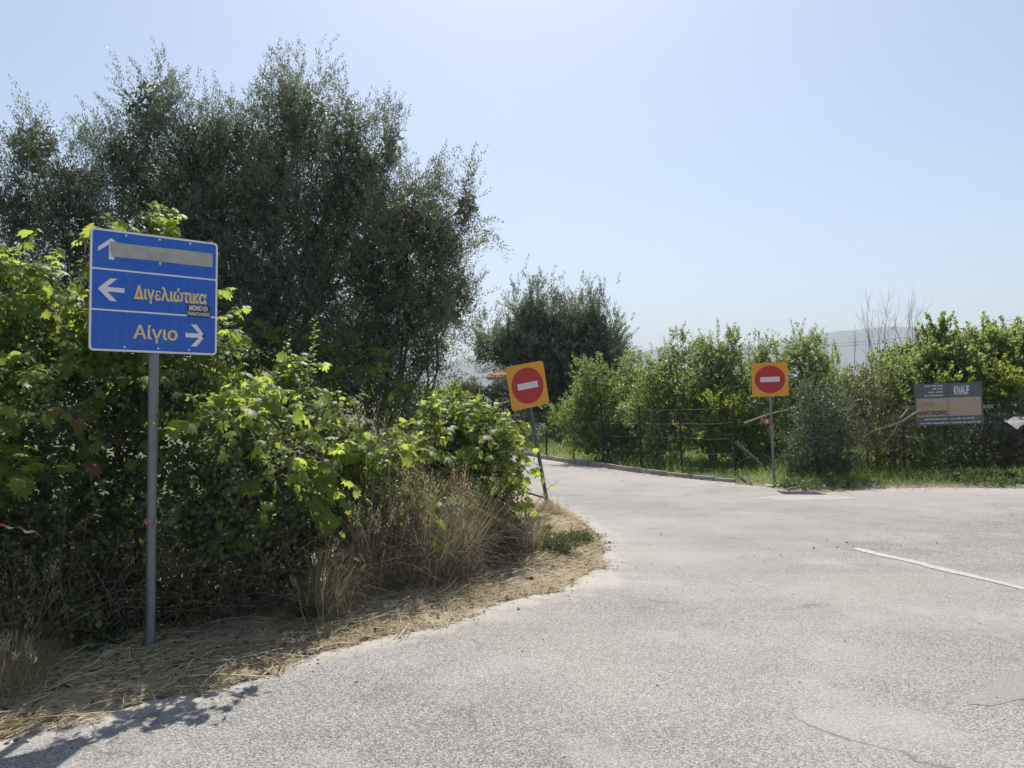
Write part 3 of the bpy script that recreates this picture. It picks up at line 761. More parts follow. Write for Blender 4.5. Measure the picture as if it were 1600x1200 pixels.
upole(cp[0][0], cp[0][1] + .2, cp[0][2] + .35, 'wooden utility pole hidden behind the far olive tree'); upole(cp[-1][0], cp[-1][1] + .2, cp[-1][2] + .35, 'wooden utility pole beyond the right edge of the view')
cable([P(560, 590, 60), P(640, 595, 66), P(700, 595.5, 74), P(766, 591, 87.5)], 'thin black cable running to the eave of the house with the tiled roof', .018)
p_ = P(560, 590, 60); upole(p_[0], 60.1, p_[2] + .4, 'wooden utility pole hidden behind the large olive trees')

# ============================================================ VEGETATION
def rand_unit(n):
    return nrm(rng.normal(0, 1, (n, 3)))
class Lobe:
    """ellipsoid of foliage: outline given where it is seen, with its own distance and real depth"""
    def __init__(s, px, py, rx, ry, Y, rd=None, w=1.0):
        s.c = P(px, py, Y); s.r = np.array([rx * Y / F, rd if rd else (rx + ry) * .5 * Y / F, ry * Y / F]); s.w = w
    @property
    def area(s):
        a_, b_, c_ = s.r; p = 1.6
        return 4 * math.pi * (((a_ * b_) ** p + (a_ * c_) ** p + (b_ * c_) ** p) / 3) ** (1 / p)
def tips_in(l, n, lo=.72, hi=1.0, core=.25, back=.5):
    """branch-tip points + outward direction, thinner on the far side"""
    u = rand_unit(int(n * 1.6)); keep = (u[:, 1] < .25) | (rng.random(len(u)) < back); u = u[keep][:n]
    r = np.where(rng.random(len(u)) < core, rng.uniform(.25, .7, len(u)), rng.uniform(lo, hi, len(u)))
    p = l.c + u * l.r * r[:, None]
    k = 1 + .13 * noise3(p, 2.2 / max(.4, l.r.mean()), 3.1)
    p = l.c + (p - l.c) * k[:, None]
    out = nrm(u / l.r)
    return p, out
def leaves_on(S, D, L, k, ll, lw, T, mode, acc, droop, tint, t0=.12, spread=.9, planar=0.0, face=None):
    """k leaves along every shoot"""
    n = len(S)
    t = (np.arange(k) + .5) / k * (1 - t0) + t0
    t = np.clip(t[None, :] + rng.normal(0, .3 / k, (n, k)), .02, 1)
    C = S[:, None] + D[:, None] * (L[:, None] * t)[..., None]; C[..., 2] -= droop * L[:, None] * t ** 2
    tan = D[:, None].repeat(k, 1).copy(); tan[..., 2] -= 2 * droop * t; tan = nrm(tan)
    ph = (np.arange(k) * 2.4)[None] + rng.uniform(0, 6.3, (n, 1)) + rng.normal(0, .4, (n, k))
    ref = np.array([0, 0, 1.]); A = nrm(np.cross(tan, ref) + 1e-6); B = np.cross(tan, A)
    rad = A * np.cos(ph)[..., None] + B * np.sin(ph)[..., None]
    ld = nrm(tan * (1 - spread * .5) + rad * spread + rng.normal(0, .18, rad.shape))
    if mode == 'hang': ld = nrm(ld + np.array([0, 0, -.75]))
    if mode == 'up': ld = nrm(ld + np.array([0, 0, .45]))
    if mode == 'hang':
        nn = nrm(rng.normal(0, .45, rad.shape) + rad * .5 + np.array([0, -.35, .75]))
        if face is not None: nn = nrm(nn + face[:, None] * .5)
    else: nn = nrm(tan * .6 + rng.normal(0, .6, rad.shape) + np.array([0, 0, .4]))
    if mode == 'vineup': ld = nrm(rad + rng.normal(0, .3, rad.shape) + [0, 0, -.25]); nn = nrm(rng.normal(0, .35, rad.shape) + [0, -.1, 1])
    sz = (rng.uniform(.45, 1.2, (n, k)) if mode == 'hang' else rng.uniform(.65, 1.15, (n, k))) * (1 - .35 * np.clip((t - .75) / .25, 0, 1))
    C = C + rad * .01
    ti = np.clip(tint[:, None] + rng.normal(0, .16, (n, k)) + .18 * (t - .5), 0, 1)
    acc.add(*leaf_arrays(C.reshape(-1, 3), ld.reshape(-1, 3), nn.reshape(-1, 3), (ll * sz).ravel(), (lw * sz).ravel(), T, ti.ravel()))
def stems_on(S, D, L, droop, acc, r=.003, m=4, sides=3, wob=0):
    p = curve_path(S, D, L, m, np.full(len(S), droop), wob)
    rr = np.linspace(1, .35, m)[None] * (r * rng.uniform(.7, 1.3, len(S)))[:, None]
    V, Fc = tube_arrays(p, rr, sides); acc.add(V, Fc, .5)
def limb_path(a_, b_, m=7, wob=.08, sag=.0):
    t = np.linspace(0, 1, m)[:, None]; a_ = np.array(a_, float); b_ = np.array(b_, float)
    p = a_ + (b_ - a_) * t; L = np.linalg.norm(b_ - a_)
    w = rng.normal(0, 1, 3) * wob * L; w2 = rng.normal(0, 1, 3) * wob * L * .5
    p = p + np.sin(t * math.pi) * w + np.sin(t * 2 * math.pi) * w2
    p[:, 2] += np.sin(t[:, 0] * math.pi) * sag * L
    return p
def trunk_mesh(base, lobes, r0, trunks=1, thin=1.0, fork=.35):
    """tapered trunk, limbs to every lobe, smaller boughs within each lobe"""
    acc = Acc(); base = np.array(base, float)
    top = np.mean([l.c for l in lobes], 0); fk = base + (top - base) * fork; fk[2] = base[2] + max(.25, (min(l.c[2] for l in lobes) - base[2]) * .55)
    tr = limb_path(base - [0, 0, .25], fk, 8, .04)
    rr = np.linspace(1.35, .8, 8); rr[0] = 1.9; rr[1] = 1.5
    V, Fc = tube_arrays([tr], [rr * r0], 12); V = V + nrm(V - base) * (.12 * r0 * noise3(V, 5 / max(r0, .1)))[:, None]; acc.add(V, Fc, .5)
    for l in lobes:
        st = tr[-1 - int(rng.integers(0, 2))]
        lp = limb_path(st, l.c, 9, .07, .05); rl = thin * r0 * .5 * min(1.2, (l.r.mean() / 1.2) ** .5)
        V, Fc = tube_arrays([lp], [np.linspace(1, .3, 9) * rl], 8); acc.add(V, Fc, .5)
        for j in range(6):
            e_ = l.c + rand_unit(1)[0] * l.r * .85; s_ = lp[int(rng.integers(4, 9))]
            bp = limb_path(s_, e_, 6, .08); V, Fc = tube_arrays([bp], [np.linspace(1, .25, 6) * rl * .35], 5); acc.add(V, Fc, .5)
    return acc.mesh('trunk')
def local(me, base):
    co = np.zeros(len(me.vertices) * 3, np.float32); me.vertices.foreach_get('co', co)
    co = co.reshape(-1, 3) - np.array(base, np.float32); me.vertices.foreach_set('co', co.ravel()); me.update(); return me

# ---- olive trees
def olive(name, lobes, base, r0, label, group, tips=4.4, shoots=20, k=19, ll=.066, lw=.021, L=(.30, .60), brown=0, T=LENS, filler=95, lm=None):
    r = empty(name, (base[0], base[1], 0), label, 'tree', group)
    b0 = np.array([base[0], base[1], 0.])
    acc = Acc(); st = Acc()
    for l in lobes:
        if ll < .1: l.r = l.r * .90; l.c[2] -= .10
        else: l.r[2] *= .94; l.c[2] -= .42
        n = max(5, int(l.area * tips * l.w)); tp, out = tips_in(l, n, .66, .93, .30)
        td = nrm(out * .5 + np.array([0, 0, .7]) + rng.normal(0, .32, tp.shape)); low = tp[:, 2] < l.c[2] - .35 * l.r[2]; td[low] = nrm(td[low] + np.array([0, 0, -.9])); tt_ = rng.normal(0, .27, len(tp))
        TD = np.repeat(td, shoots, 0); TT = np.repeat(tt_, shoots); S = np.repeat(tp, shoots, 0); O = np.repeat(out, shoots, 0)
        sp_ = min(.13 * ll / .066, l.r.min() * .25); S = S + rng.normal(0, 1, S.shape) * sp_ + TD * rng.uniform(-.32, .38, (len(S), 1)) * ll / .066
        D = nrm(TD + rng.normal(0, .24, S.shape))
        Ln = rng.uniform(*L, len(S)) * np.where(O[:, 2] > .6, 1.15, 1)
        tint = np.clip(.48 + .25 * noise3(S, .9, 5) + TT + rng.normal(0, .07, len(S)), 0, 1)
        leaves_on(S, D, Ln, k, ll, lw, T, 'up', acc, .12, tint, spread=.75)
        q = rng.random(len(S)) < .28; stems_on(S[q], D[q], Ln[q] * .8, .12, st, .003, 3)
        # inner foliage: fuller leaves deep in the crown
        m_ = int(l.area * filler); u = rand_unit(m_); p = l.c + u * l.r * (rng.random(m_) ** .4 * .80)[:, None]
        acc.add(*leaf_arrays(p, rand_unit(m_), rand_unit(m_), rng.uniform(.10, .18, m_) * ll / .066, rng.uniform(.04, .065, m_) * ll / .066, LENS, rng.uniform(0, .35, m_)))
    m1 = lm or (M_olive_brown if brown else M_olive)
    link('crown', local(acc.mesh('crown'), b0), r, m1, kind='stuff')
    link('twigs', local(st.mesh('twigs'), b0), r, M_bark, kind='stuff')
    link('trunk', local(trunk_mesh((base[0], base[1], gz(*base[:2])), lobes, r0, thin=.62), b0), r, M_bark)
    return r
og = 'silver green olive trees behind the hedge'
def LL(rows): return [Lobe(*q) for q in rows]
olive('olive_tree', LL([(55, 225, 42, 62, 12.2, .5, .75), (100, 290, 55, 62, 12.3, .6), (30, 330, 62, 62, 12, .6, .8), (125, 360, 62, 70, 12.4, .8), (30, 455, 80, 85, 12, .8), (-70, 330, 70, 110, 12, .8), (-60, 520, 90, 90, 12, .8), (110, 480, 60, 80, 12.6, .8)]),
      (-8.3, 12.5), .20, 'feathery leaning olive tree at the far left edge, left of the blue sign', og)
olive('olive_tree', LL([(468, 182, 66, 84, 13.2, .8), (545, 212, 42, 72, 13.0, .6), (400, 245, 68, 80, 13.6, .9), (322, 228, 58, 70, 13.4, .7), (235, 165, 48, 68, 13.3, .55, .9), (195, 240, 42, 52, 13.2, .5, .8), (245, 300, 85, 95, 13.5, 1.1),
                        (345, 330, 95, 100, 13.8, 1.2), (470, 330, 105, 110, 13.5, 1.3), (560, 330, 60, 80, 13.2, .9), (210, 420, 90, 100, 13.4, 1.0), (340, 450, 110, 110, 13.6, 1.2), (470, 460, 110, 110, 13.6, 1.2),
                        (610, 222, 22, 36, 12.9, .3, .7), (580, 265, 30, 35, 13.0, .4, .8), (420, 560, 120, 90, 13.8, 1.0), (240, 560, 130, 90, 13.6, 1.0), (545, 560, 70, 80, 13.8, .8)]),
      (-4.4, 13.8), .34, 'tallest broad olive tree, dark and many lobed, right behind the blue sign', og)
olive('olive_tree', LL([(640, 335, 60, 78, 12.3, .75), (590, 420, 75, 90, 12.6, .9), (690, 385, 48, 80, 12.2, .6), (728, 318, 20, 40, 12.0, .25, .6), (712, 455, 36, 62, 12.1, .45), (640, 480, 80, 80, 12.5, .9), (575, 530, 70, 70, 12.8, .8), (668, 545, 40, 45, 12.3, .5, .7), (620, 610, 60, 60, 12.6, .6, .7)]),
      (-2.3, 12.8), .15, 'brownish olive tree whose drooping right side ends the tall olive group', og, brown=1)
olive('olive_tree', LL([(832, 482, 30, 34, 33, 1.0, .9), (880, 515, 60, 52, 33.5, 1.7), (922, 500, 38, 38, 33, 1.2), (952, 535, 24, 38, 33, .9), (795, 525, 38, 42, 33, 1.1, .8), (758, 530, 20, 28, 32, .6, .6), (850, 555, 62, 50, 33.5, 1.7), (915, 565, 58, 52, 33.5, 1.6), (870, 620, 60, 42, 34, 1.4), (935, 612, 35, 36, 34, 1.0)]),
      (2.0, 34.5), .45, 'round dense olive tree in mid distance behind the tilted no entry sign', None, tips=1.7, shoots=20, k=15, ll=.14, lw=.046, L=(.40, .85), filler=62)

# ---- broad-leaved shrubs and small trees
def shrub(name, lobes, base, r0, label, cat, mt, group=None, tips=7, shoots=6, k=10, ll=.08, lw=.045, L=(.25, .5), T=LENS, mode='up', droop=.1, tint0=.5, filler=50, sprigs=0, sprigL=(.5, .9), stem_mat=None, stem_r=.004, trunk=True, part='foliage', core=.3):
    b0 = np.array([base[0], base[1], 0.]); r = empty(name, b0, label, cat, group); acc = Acc(); st = Acc()
    for l in lobes:
        l.r[2] *= .88; l.c[2] -= .05 * min(1, l.c[2])
        n = max(4, int(l.area * tips * l.w)); tp, out = tips_in(l, n, .68, .95, core)
        S = np.repeat(tp, shoots, 0); O = np.repeat(out, shoots, 0); S = S + rng.normal(0, 1, S.shape) * np.minimum(.12, l.r.min() * .25)
        D = nrm(O * .7 + np.array([0, 0, .55]) + rng.normal(0, .45, S.shape)); Ln = rng.uniform(*L, len(S))
        tint = np.clip(tint0 + .3 * noise3(S, 1.3, 2) + rng.normal(0, .12, len(S)), 0.07, 1)
        leaves_on(S, D, Ln, k, ll, lw, T, mode, acc, droop, tint, face=O)
        q = rng.random(len(S)) < .4; stems_on(S[q], D[q], Ln[q], droop, st, stem_r)
        m_ = int(l.area * filler)
        if m_:
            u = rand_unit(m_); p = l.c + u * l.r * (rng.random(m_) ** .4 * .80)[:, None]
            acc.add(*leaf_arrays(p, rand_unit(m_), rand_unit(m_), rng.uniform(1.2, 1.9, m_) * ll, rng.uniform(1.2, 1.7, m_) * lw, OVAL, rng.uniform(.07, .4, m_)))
    if sprigs:
        tops = sorted(lobes, key=lambda l: -(l.c[2] + l.r[2]))[:max(2, len(lobes) // 2)]
        S = np.array([(lambda l: l.c + np.array([random.uniform(-.8, .8), random.uniform(-.6, .2), .62]) * l.r)(random.choice(tops)) for _ in range(sprigs)])
        D = nrm(np.c_[rng.normal(0, .22, sprigs), rng.normal(0, .2, sprigs), np.ones(sprigs)]); Ln = rng.uniform(*sprigL, sprigs)
        leaves_on(S, D, Ln, 22, ll, lw, T, 'up', acc, .05, np.full(sprigs, tint0 + .1), spread=.8, t0=.2); stems_on(S, D, Ln, .05, st, stem_r * 1.5)
    link(part, local(acc.mesh(part), b0), r, mt, kind='stuff')
    link('twigs', local(st.mesh('twigs'), b0), r, stem_mat or M_stem, kind='stuff')
    if trunk:
        link('trunk', local(trunk_mesh((base[0], base[1], gz(*base[:2])), lobes, r0), b0), r, M_bark)
    return r
def bx(px, Y): return (P(px, 700, Y)[0], Y)
cg = 'citrus trees in the orchard behind the fence'
K = dict(tips=4.8, shoots=7, k=11, ll=.088, lw=.046, filler=60)
shrub('citrus_tree', LL([(925, 590, 32, 30, 22.5, .5, .8), (960, 620, 42, 45, 22.5, .8), (905, 655, 38, 35, 22, .6), (975, 665, 45, 40, 22, .8), (990, 585, 30, 38, 23, .6), (912, 625, 30, 30, 22.5, .5), (935, 690, 48, 30, 22, .6), (985, 700, 40, 28, 21.5, .6)]), bx(950, 22.6), .07,
      'bright leafed bushy citrus tree leftmost behind the kerb fence', 'tree', M_citrus, cg, sprigs=8, **K)
shrub('citrus_tree', LL([(1035, 585, 36, 42, 20.8, .7), (1060, 560, 22, 40, 20.8, .4, .8), (1020, 640, 42, 45, 20.5, .8), (1060, 650, 34, 40, 20.3, .6), (1040, 692, 44, 32, 20.4, .6)]), bx(1022, 20.6), .06,
      'citrus tree with one tall thin sprig sticking up near the middle of the orchard', 'tree', M_citrus, cg, sprigs=5, sprigL=(.5, .8), **K)
shrub('citrus_tree', LL([(1110, 570, 38, 42, 20.2, .7), (1135, 548, 30, 26, 20.2, .5), (1085, 615, 45, 45, 20, .8), (1140, 610, 42, 45, 20, .8), (1160, 660, 30, 35, 19.6, .5), (1110, 680, 52, 42, 19.4, .7), (1155, 705, 30, 26, 19, .4)]), bx(1103, 20), .07,
      'tall green citrus tree just left of the upright no entry sign', 'tree', M_citrus, cg, sprigs=14, sprigL=(.4, .8), **K)
shrub('yellow_bush', LL([(1120, 640, 32, 28, 19, .45), (1095, 672, 24, 24, 18.8, .4), (1150, 665, 22, 26, 18.8, .35)]), bx(1118, 19.1), .035,
      'low yellow green bush in front of the tall citrus tree behind the fence', 'bush', M_citrus_yellow, tint0=.6, **K)
shrub('citrus_tree', LL([(1190, 590, 30, 48, 21, .6), (1188, 555, 20, 28, 21, .4, .7), (1180, 650, 35, 40, 20.5, .6), (1205, 695, 36, 36, 19.5, .6)]), bx(1186, 21), .06,
      'slender citrus tree rising directly behind the upright no entry sign', 'tree', M_citrus, cg, sprigs=7, sprigL=(.4, .8), **K)
shrub('citrus_tree', LL([(1250, 560, 36, 36, 20.5, .7), (1285, 594, 34, 36, 20.5, .7), (1250, 610, 42, 38, 20.2, .8), (1300, 620, 30, 35, 20.3, .6), (1230, 680, 40, 40, 19.8, .6)]), bx(1262, 20.4), .07,
      'citrus tree with leaning leafy tops right of the upright no entry sign', 'tree', M_citrus, cg, sprigs=16, sprigL=(.45, .95), **K)
shrub('dark_shrub', LL([(1277, 632, 40, 38, 16.5, .5), (1274, 688, 48, 56, 16.4, .6), (1312, 668, 26, 52, 16.6, .4), (1252, 728, 28, 28, 16.3, .4), (1300, 728, 36, 28, 16.4, .45)]), bx(1278, 16.6), .06,
      'dense dark green shrub right of the upright no entry sign post', 'bush', M_shrub_dark, tips=9, shoots=7, k=11, ll=.062, lw=.028, filler=120, L=(.2, .42), sprigs=14, sprigL=(.25, .5))
shrub('dry_bramble', LL([(1350, 620, 34, 45, 17.4, .5, .8), (1372, 680, 36, 45, 17.3, .5, .8), (1335, 690, 26, 45, 17.2, .4, .8), (1358, 598, 26, 22, 18, .5, .7)]), bx(1355, 17.6), .03,
      'brown half dead tangle of bramble right of the dark shrub', 'bush', M_twigleaf, tips=5, shoots=9, k=7, ll=.05, lw=.028, filler=20, L=(.4, 1.0), droop=.4, stem_mat=M_stem, stem_r=.006, tint0=.4)
shrub('bramble_bush', LL([(1338, 606, 30, 24, 19, .5), (1325, 610, 26, 38, 18.8, .5), (1385, 590, 40, 36, 19, .6), (1390, 640, 36, 40, 18.6, .5), (1400, 690, 36, 34, 18.4, .5)]), bx(1370, 19.2), .05,
      'green leafy bramble mound behind the brown tangle', 'bush', M_citrus, tips=5, shoots=6, k=9, ll=.075, lw=.052, filler=50)
fg = 'fig trees behind the board'
KF = dict(tips=6.5, shoots=6, k=8, ll=.105, lw=.095, filler=45, T=VINE_LOW, L=(.25, .55))
shrub('fig_tree', LL([(1425, 572, 42, 32, 20, .7), (1465, 556, 38, 32, 20, .7), (1420, 600, 45, 38, 19.6, .7), (1480, 590, 42, 40, 19.6, .8), (1450, 640, 50, 35, 19.4, .7), (1470, 528, 16, 18, 20, .3, .6)]), bx(1450, 20), .08,
      'fig tree with a single high tuft directly above the KNAUF board', 'tree', M_fig, fg, sprigs=8, sprigL=(.4, .7), tint0=.5, **KF)
shrub('fig_tree', LL([(1525, 548, 36, 34, 20.4, .6), (1560, 556, 45, 38, 20.3, .8), (1600, 548, 36, 36, 20.5, .7), (1530, 590, 50, 40, 20, .8), (1595, 600, 45, 45, 20, .8), (1650, 565, 50, 60, 20.5, .9), (1640, 640, 60, 50, 20, .8)]), bx(1575, 20.4), .10,
      'tall fig tree with several upright leafy tips at the right edge', 'tree', M_fig, fg, sprigs=16, sprigL=(.5, .95), tint0=.55, **KF)
shrub('fig_tree', LL([(1500, 618, 46, 26, 18.8, .5), (1560, 600, 40, 24, 18.8, .5)]), bx(1520, 19), .05,
      'low yellowish fig growth close behind the KNAUF board', 'tree', M_citrus_yellow, fg, tint0=.55, **KF)
shrub('dark_shrub', LL([(1560, 650, 34, 34, 18.2, .5), (1580, 700, 34, 30, 18, .5), (1545, 690, 24, 34, 18.2, .4), (1620, 670, 36, 50, 18.2, .5)]), bx(1570, 18.4), .05,
      'dark leafy shrub right of the KNAUF board', 'bush', M_shrub_dark, tips=7, shoots=6, k=10, ll=.08, lw=.04, filler=80)
shrub('undergrowth', LL([(1470, 695, 64, 30, 18.9, .6), (1430, 712, 44, 24, 18, .4), (1505, 712, 46, 26, 18.2, .5), (1390, 722, 30, 20, 18, .4)]), bx(1470, 19), .03,
      'bright low leafy growth under the KNAUF board', 'bush', M_citrus_yellow, tips=6, shoots=6, k=9, ll=.07, lw=.05, filler=40, tint0=.35, trunk=False)
# orchard depth behind the front trees
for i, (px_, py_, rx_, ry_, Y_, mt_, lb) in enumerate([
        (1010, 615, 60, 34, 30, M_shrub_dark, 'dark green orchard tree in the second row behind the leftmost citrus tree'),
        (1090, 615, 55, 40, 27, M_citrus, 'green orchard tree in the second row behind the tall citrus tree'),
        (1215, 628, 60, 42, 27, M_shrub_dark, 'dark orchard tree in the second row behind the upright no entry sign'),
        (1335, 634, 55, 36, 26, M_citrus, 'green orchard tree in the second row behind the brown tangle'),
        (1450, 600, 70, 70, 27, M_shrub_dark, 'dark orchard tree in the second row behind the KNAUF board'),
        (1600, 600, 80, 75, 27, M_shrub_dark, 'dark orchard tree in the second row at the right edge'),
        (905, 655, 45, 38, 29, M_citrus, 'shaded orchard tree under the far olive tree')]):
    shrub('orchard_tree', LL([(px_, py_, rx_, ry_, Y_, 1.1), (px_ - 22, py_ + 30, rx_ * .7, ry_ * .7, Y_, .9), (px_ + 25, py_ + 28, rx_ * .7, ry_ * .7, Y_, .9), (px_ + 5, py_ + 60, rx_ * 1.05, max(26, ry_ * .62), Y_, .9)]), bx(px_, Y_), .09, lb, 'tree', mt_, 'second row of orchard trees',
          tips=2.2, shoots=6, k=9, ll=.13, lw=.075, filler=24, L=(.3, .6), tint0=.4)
# far left gap
shrub('vine_row', LL([(665, 622, 40, 16, 32, .8), (715, 618, 36, 16, 33, .8), (700, 645, 60, 24, 31, .8), (760, 650, 40, 26, 31, .8)]), bx(700, 33), .04,
      'bright green vines on the far fence left of the shed', 'vine', M_fig, tips=3, shoots=5, k=9, ll=.13, lw=.10, T=VINE_LOW, filler=24, tint0=.6, trunk=False)
shrub('dry_bush', LL([(745, 622, 18, 17, 30.5, .5), (740, 645, 15, 18, 30.3, .5)]), bx(744, 30.6), .03, 'brown dry bush among the far vines left of the tilted sign', 'bush', M_twigleaf, tips=4, shoots=8, k=9, ll=.10, lw=.06, filler=30, tint0=.3)
shrub('young_tree', LL([(735, 607, 16, 13, 48, .8), (725, 614, 12, 10, 48, .6)]), bx(733, 48.3), .07, 'small rounded green tree far off below the hill, left of the house', 'tree', M_shrub_dark, tips=3, shoots=7, k=9, ll=.2, lw=.07, filler=24)
shrub('garden_shrub', LL([(785, 622, 22, 22, 31, .6), (800, 655, 22, 20, 30.5, .6), (775, 610, 14, 14, 33, .5)]), bx(788, 31.2), .04, 'green shrub in front of the house left of the tilted sign', 'bush', M_greygreen, tips=4, shoots=6, k=9, ll=.11, lw=.05, filler=30)

# bare tree
bt = empty('bare_tree', (*bx(1395, 21.5), 0), 'leafless tree with thin upright grey twigs above the bramble', 'tree')
o3 = np.array([*bx(1395, 21.5), 0]); acc = Acc()
tr = limb_path([0, 0, 0], P(1390, 590, 21.5) - o3, 6, .02); V, Fc = tube_arrays([tr], [np.linspace(.06, .04, 6)], 7); acc.add(V, Fc, .5)
link('trunk', acc.mesh('trunk'), bt, M_stem); acc = Acc()
for (ax, ay, bx_, by_) in ((1356, 560, 1355, 462), (1370, 575, 1382, 480), (1378, 570, 1394, 455), (1385, 560, 1388, 475), (1405, 570, 1416, 455), (1418, 565, 1426, 470), (1414, 560, 1400, 490), (1425, 555, 1434, 480), (1335, 570, 1332, 510), (1366, 560, 1350, 490), (1400, 575, 1407, 500), (1372, 570, 1340, 500)):
    a_, b_ = P(ax, ay, 21.5) - o3, P(bx_, by_, 21.5) - o3 + [0, random.uniform(-.4, .4), 0]
    V, Fc = tube_arrays([np.concatenate([limb_path(tr[-1], a_, 4, .04)[:-1], limb_path(a_, b_, 8, .03)])], [np.linspace(.016, .003, 11)], 5); acc.add(V, Fc, .5)
    S = a_ + (b_ - a_) * rng.uniform(.2, .9, (9, 1)); D = nrm((b_ - a_) + rng.normal(0, .8, (9, 3))); stems_on(S, D, rng.uniform(.3, .8, 9), -.15, acc, .004, 5, 3, .05)
link('bare_branches', acc.mesh('bare_branches'), bt, M_stem_pale, kind='stuff')

# ---- the roadside hedge: vines over bramble
def hedge(name, lobes, base, label, cat, group, vine=1.0, small=1.0, face_bias=True, vl=.105, mt=M_vine, runners=6, tint0=.45, stems=60, low=None, vine_lo=None):
    """small-leaved bramble body, big vine leaves on its outer and upper side, runners reaching out"""
    b0 = np.array([base[0], base[1], 0.]); r = empty(name, b0, label, cat, group); va, sa_, st = Acc(), Acc(), Acc()
    for l in lobes:
        n = max(4, int(l.area * 15 * small * l.w)); tp, out = tips_in(l, n, .6, .95, .35, .35)
        S = np.repeat(tp, 5, 0) + rng.normal(0, .07, (n if False else len(tp) * 5, 3)); O = np.repeat(out, 5, 0)
        D = nrm(O * .6 + rng.normal(0, .6, S.shape) + [0, 0, .1]); Ln = rng.uniform(.15, .36, len(S))
        leaves_on(S, D, Ln, 8, .043, .030, OVAL, 'flat', sa_, .25, np.clip(.45 + .3 * noise3(S, 2.1, 9) + rng.normal(0, .15, len(S)), 0, 1), face=O)
        q = rng.random(len(S)) < .3; stems_on(S[q], D[q], Ln[q] * 1.2, .25, st, .0025)
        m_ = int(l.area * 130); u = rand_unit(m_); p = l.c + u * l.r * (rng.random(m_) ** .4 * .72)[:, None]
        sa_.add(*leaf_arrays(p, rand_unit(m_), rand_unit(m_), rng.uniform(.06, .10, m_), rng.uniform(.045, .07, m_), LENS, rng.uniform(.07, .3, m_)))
        if vine:
            n = max(3, int(l.area * 8.5 * vine * 1.25 * l.w)); tp, out = tips_in(l, int(n * 1.8), .88, 1.05, .0, .35)
            if vine_lo is not None: sel = tp[:, 2] > vine_lo + .25 * noise3(tp, 3, 1); tp, out = tp[sel], out[sel]
            sel = (rng.random(len(tp)) < .35 + .65 * (out[:, 2] > -.1)) & (noise3(tp, 2.6, 7) > -.35); tp, out = tp[sel][:n], out[sel][:n]
            tang = nrm(np.cross(out, rng.normal(0, 1, out.shape))); D = nrm(tang + out * .25 + [0, 0, .05]); Ln = rng.uniform(.3, .65, len(tp))
            leaves_on(tp, D, Ln, 6, vl, vl * .98, VINE, 'hang', va, .35, np.clip(tint0 + .3 * noise3(tp, 1.7, 4) + rng.normal(0, .1, len(tp)), .07, 1), face=out)
            stems_on(tp, D, Ln, .35, st, .003)
    if runners:
        for l in lobes:
            if l.c[2] + l.r[2] < 1.2: continue
            k_ = runners; u = rand_unit(k_); u[:, 2] = np.abs(u[:, 2]) + .5; u[:, 1] -= .2; u = nrm(u)
            S = l.c + u * l.r * .9; D = nrm(u + rng.normal(0, .35, u.shape) + [0, 0, .15]); Ln = rng.uniform(.18, .42, k_)
            leaves_on(S, D, Ln, 6, vl * .85, vl * .8, VINE, 'hang', va, .5, np.full(k_, tint0 + .25), face=D); stems_on(S, D, Ln, .5, st, .003)
    if stems:   # dry bare stems in the shaded foot of the hedge
        c = np.array([l.c for l in lobes]); rr_ = np.array([l.r for l in lobes]); x0, x1 = (c - rr_)[:, 0].min(), (c + rr_)[:, 0].max(); yf = (c - rr_)[:, 1].min()
        S = np.c_[rng.uniform(x0, x1, stems), yf + rng.uniform(.10, .5, stems), rng.uniform(.02, .3, stems)]
        S[:, 1] = np.maximum(S[:, 1], hedge_front(S[:, 0]))
        D = nrm(np.c_[rng.normal(0, .55, stems), rng.normal(-.05, .25, stems), rng.uniform(.25, 1.2, stems)]); stems_on(S, D, rng.uniform(.35, 1.1, stems), .35, st, .0042, 6, 4, .05)
    if va.n: link('vine_leaves', local(va.mesh('vine_leaves'), b0), r, mt, kind='stuff')
    link('small_leaves', local(sa_.mesh('small_leaves'), b0), r, M_bramble, kind='stuff')
    link('stems', local(st.mesh('stems'), b0), r, M_stem, kind='stuff')
    return r
_hf = np.array([G(x, y)[:2] for x, y in ((-200, 1120), (0, 1068), (60, 1046), (150, 1022), (240, 1004), (350, 985), (480, 964), (560, 950), (640, 935), (740, 915), (830, 898))])
def hedge_front(x): return np.interp(x, _hf[:, 0], _hf[:, 1])
hg = 'roadside vines and bramble'
hedge('grape_vine', LL([(50, 470, 60, 75, 6.0, .4, .9), (-60, 560, 110, 150, 5.6, .5), (90, 590, 85, 110, 5.9, .45), (20, 700, 120, 120, 5.15, .45), (-90, 820, 110, 150, 4.6, .4)]), (-4.0, 5.7),
      'tall grape vine covering the hedge at the left edge, left of the blue sign', 'vine', hg, vine=1.5, vine_lo=1.0, runners=10)
hedge('bramble', LL([(40, 850, 120, 120, 5.05, .42), (130, 790, 90, 130, 5.6, .45), (60, 960, 100, 70, 4.9, .35), (-90, 980, 100, 80, 4.7, .35), (150, 920, 80, 80, 5.35, .35)]), (-3.3, 5.2),
      'shaded small leafed bramble at the foot of the leftmost hedge', 'bush', hg, vine=.25, runners=0, stems=150, vine_lo=.9)
hedge('grape_vine', LL([(222, 400, 52, 56, 6.0, .35), (318, 520, 32, 60, 6.0, .3), (235, 520, 80, 110, 6.1, .4), (290, 620, 70, 60, 5.85, .4), (190, 640, 70, 90, 5.85, .4), (378, 690, 50, 62, 5.4, .42)]), (-2.9, 6.2),
      'grape vine peeping over the top and right side of the blue sign', 'vine', hg, vine=1.2, vine_lo=1.35, runners=8, tint0=.5)
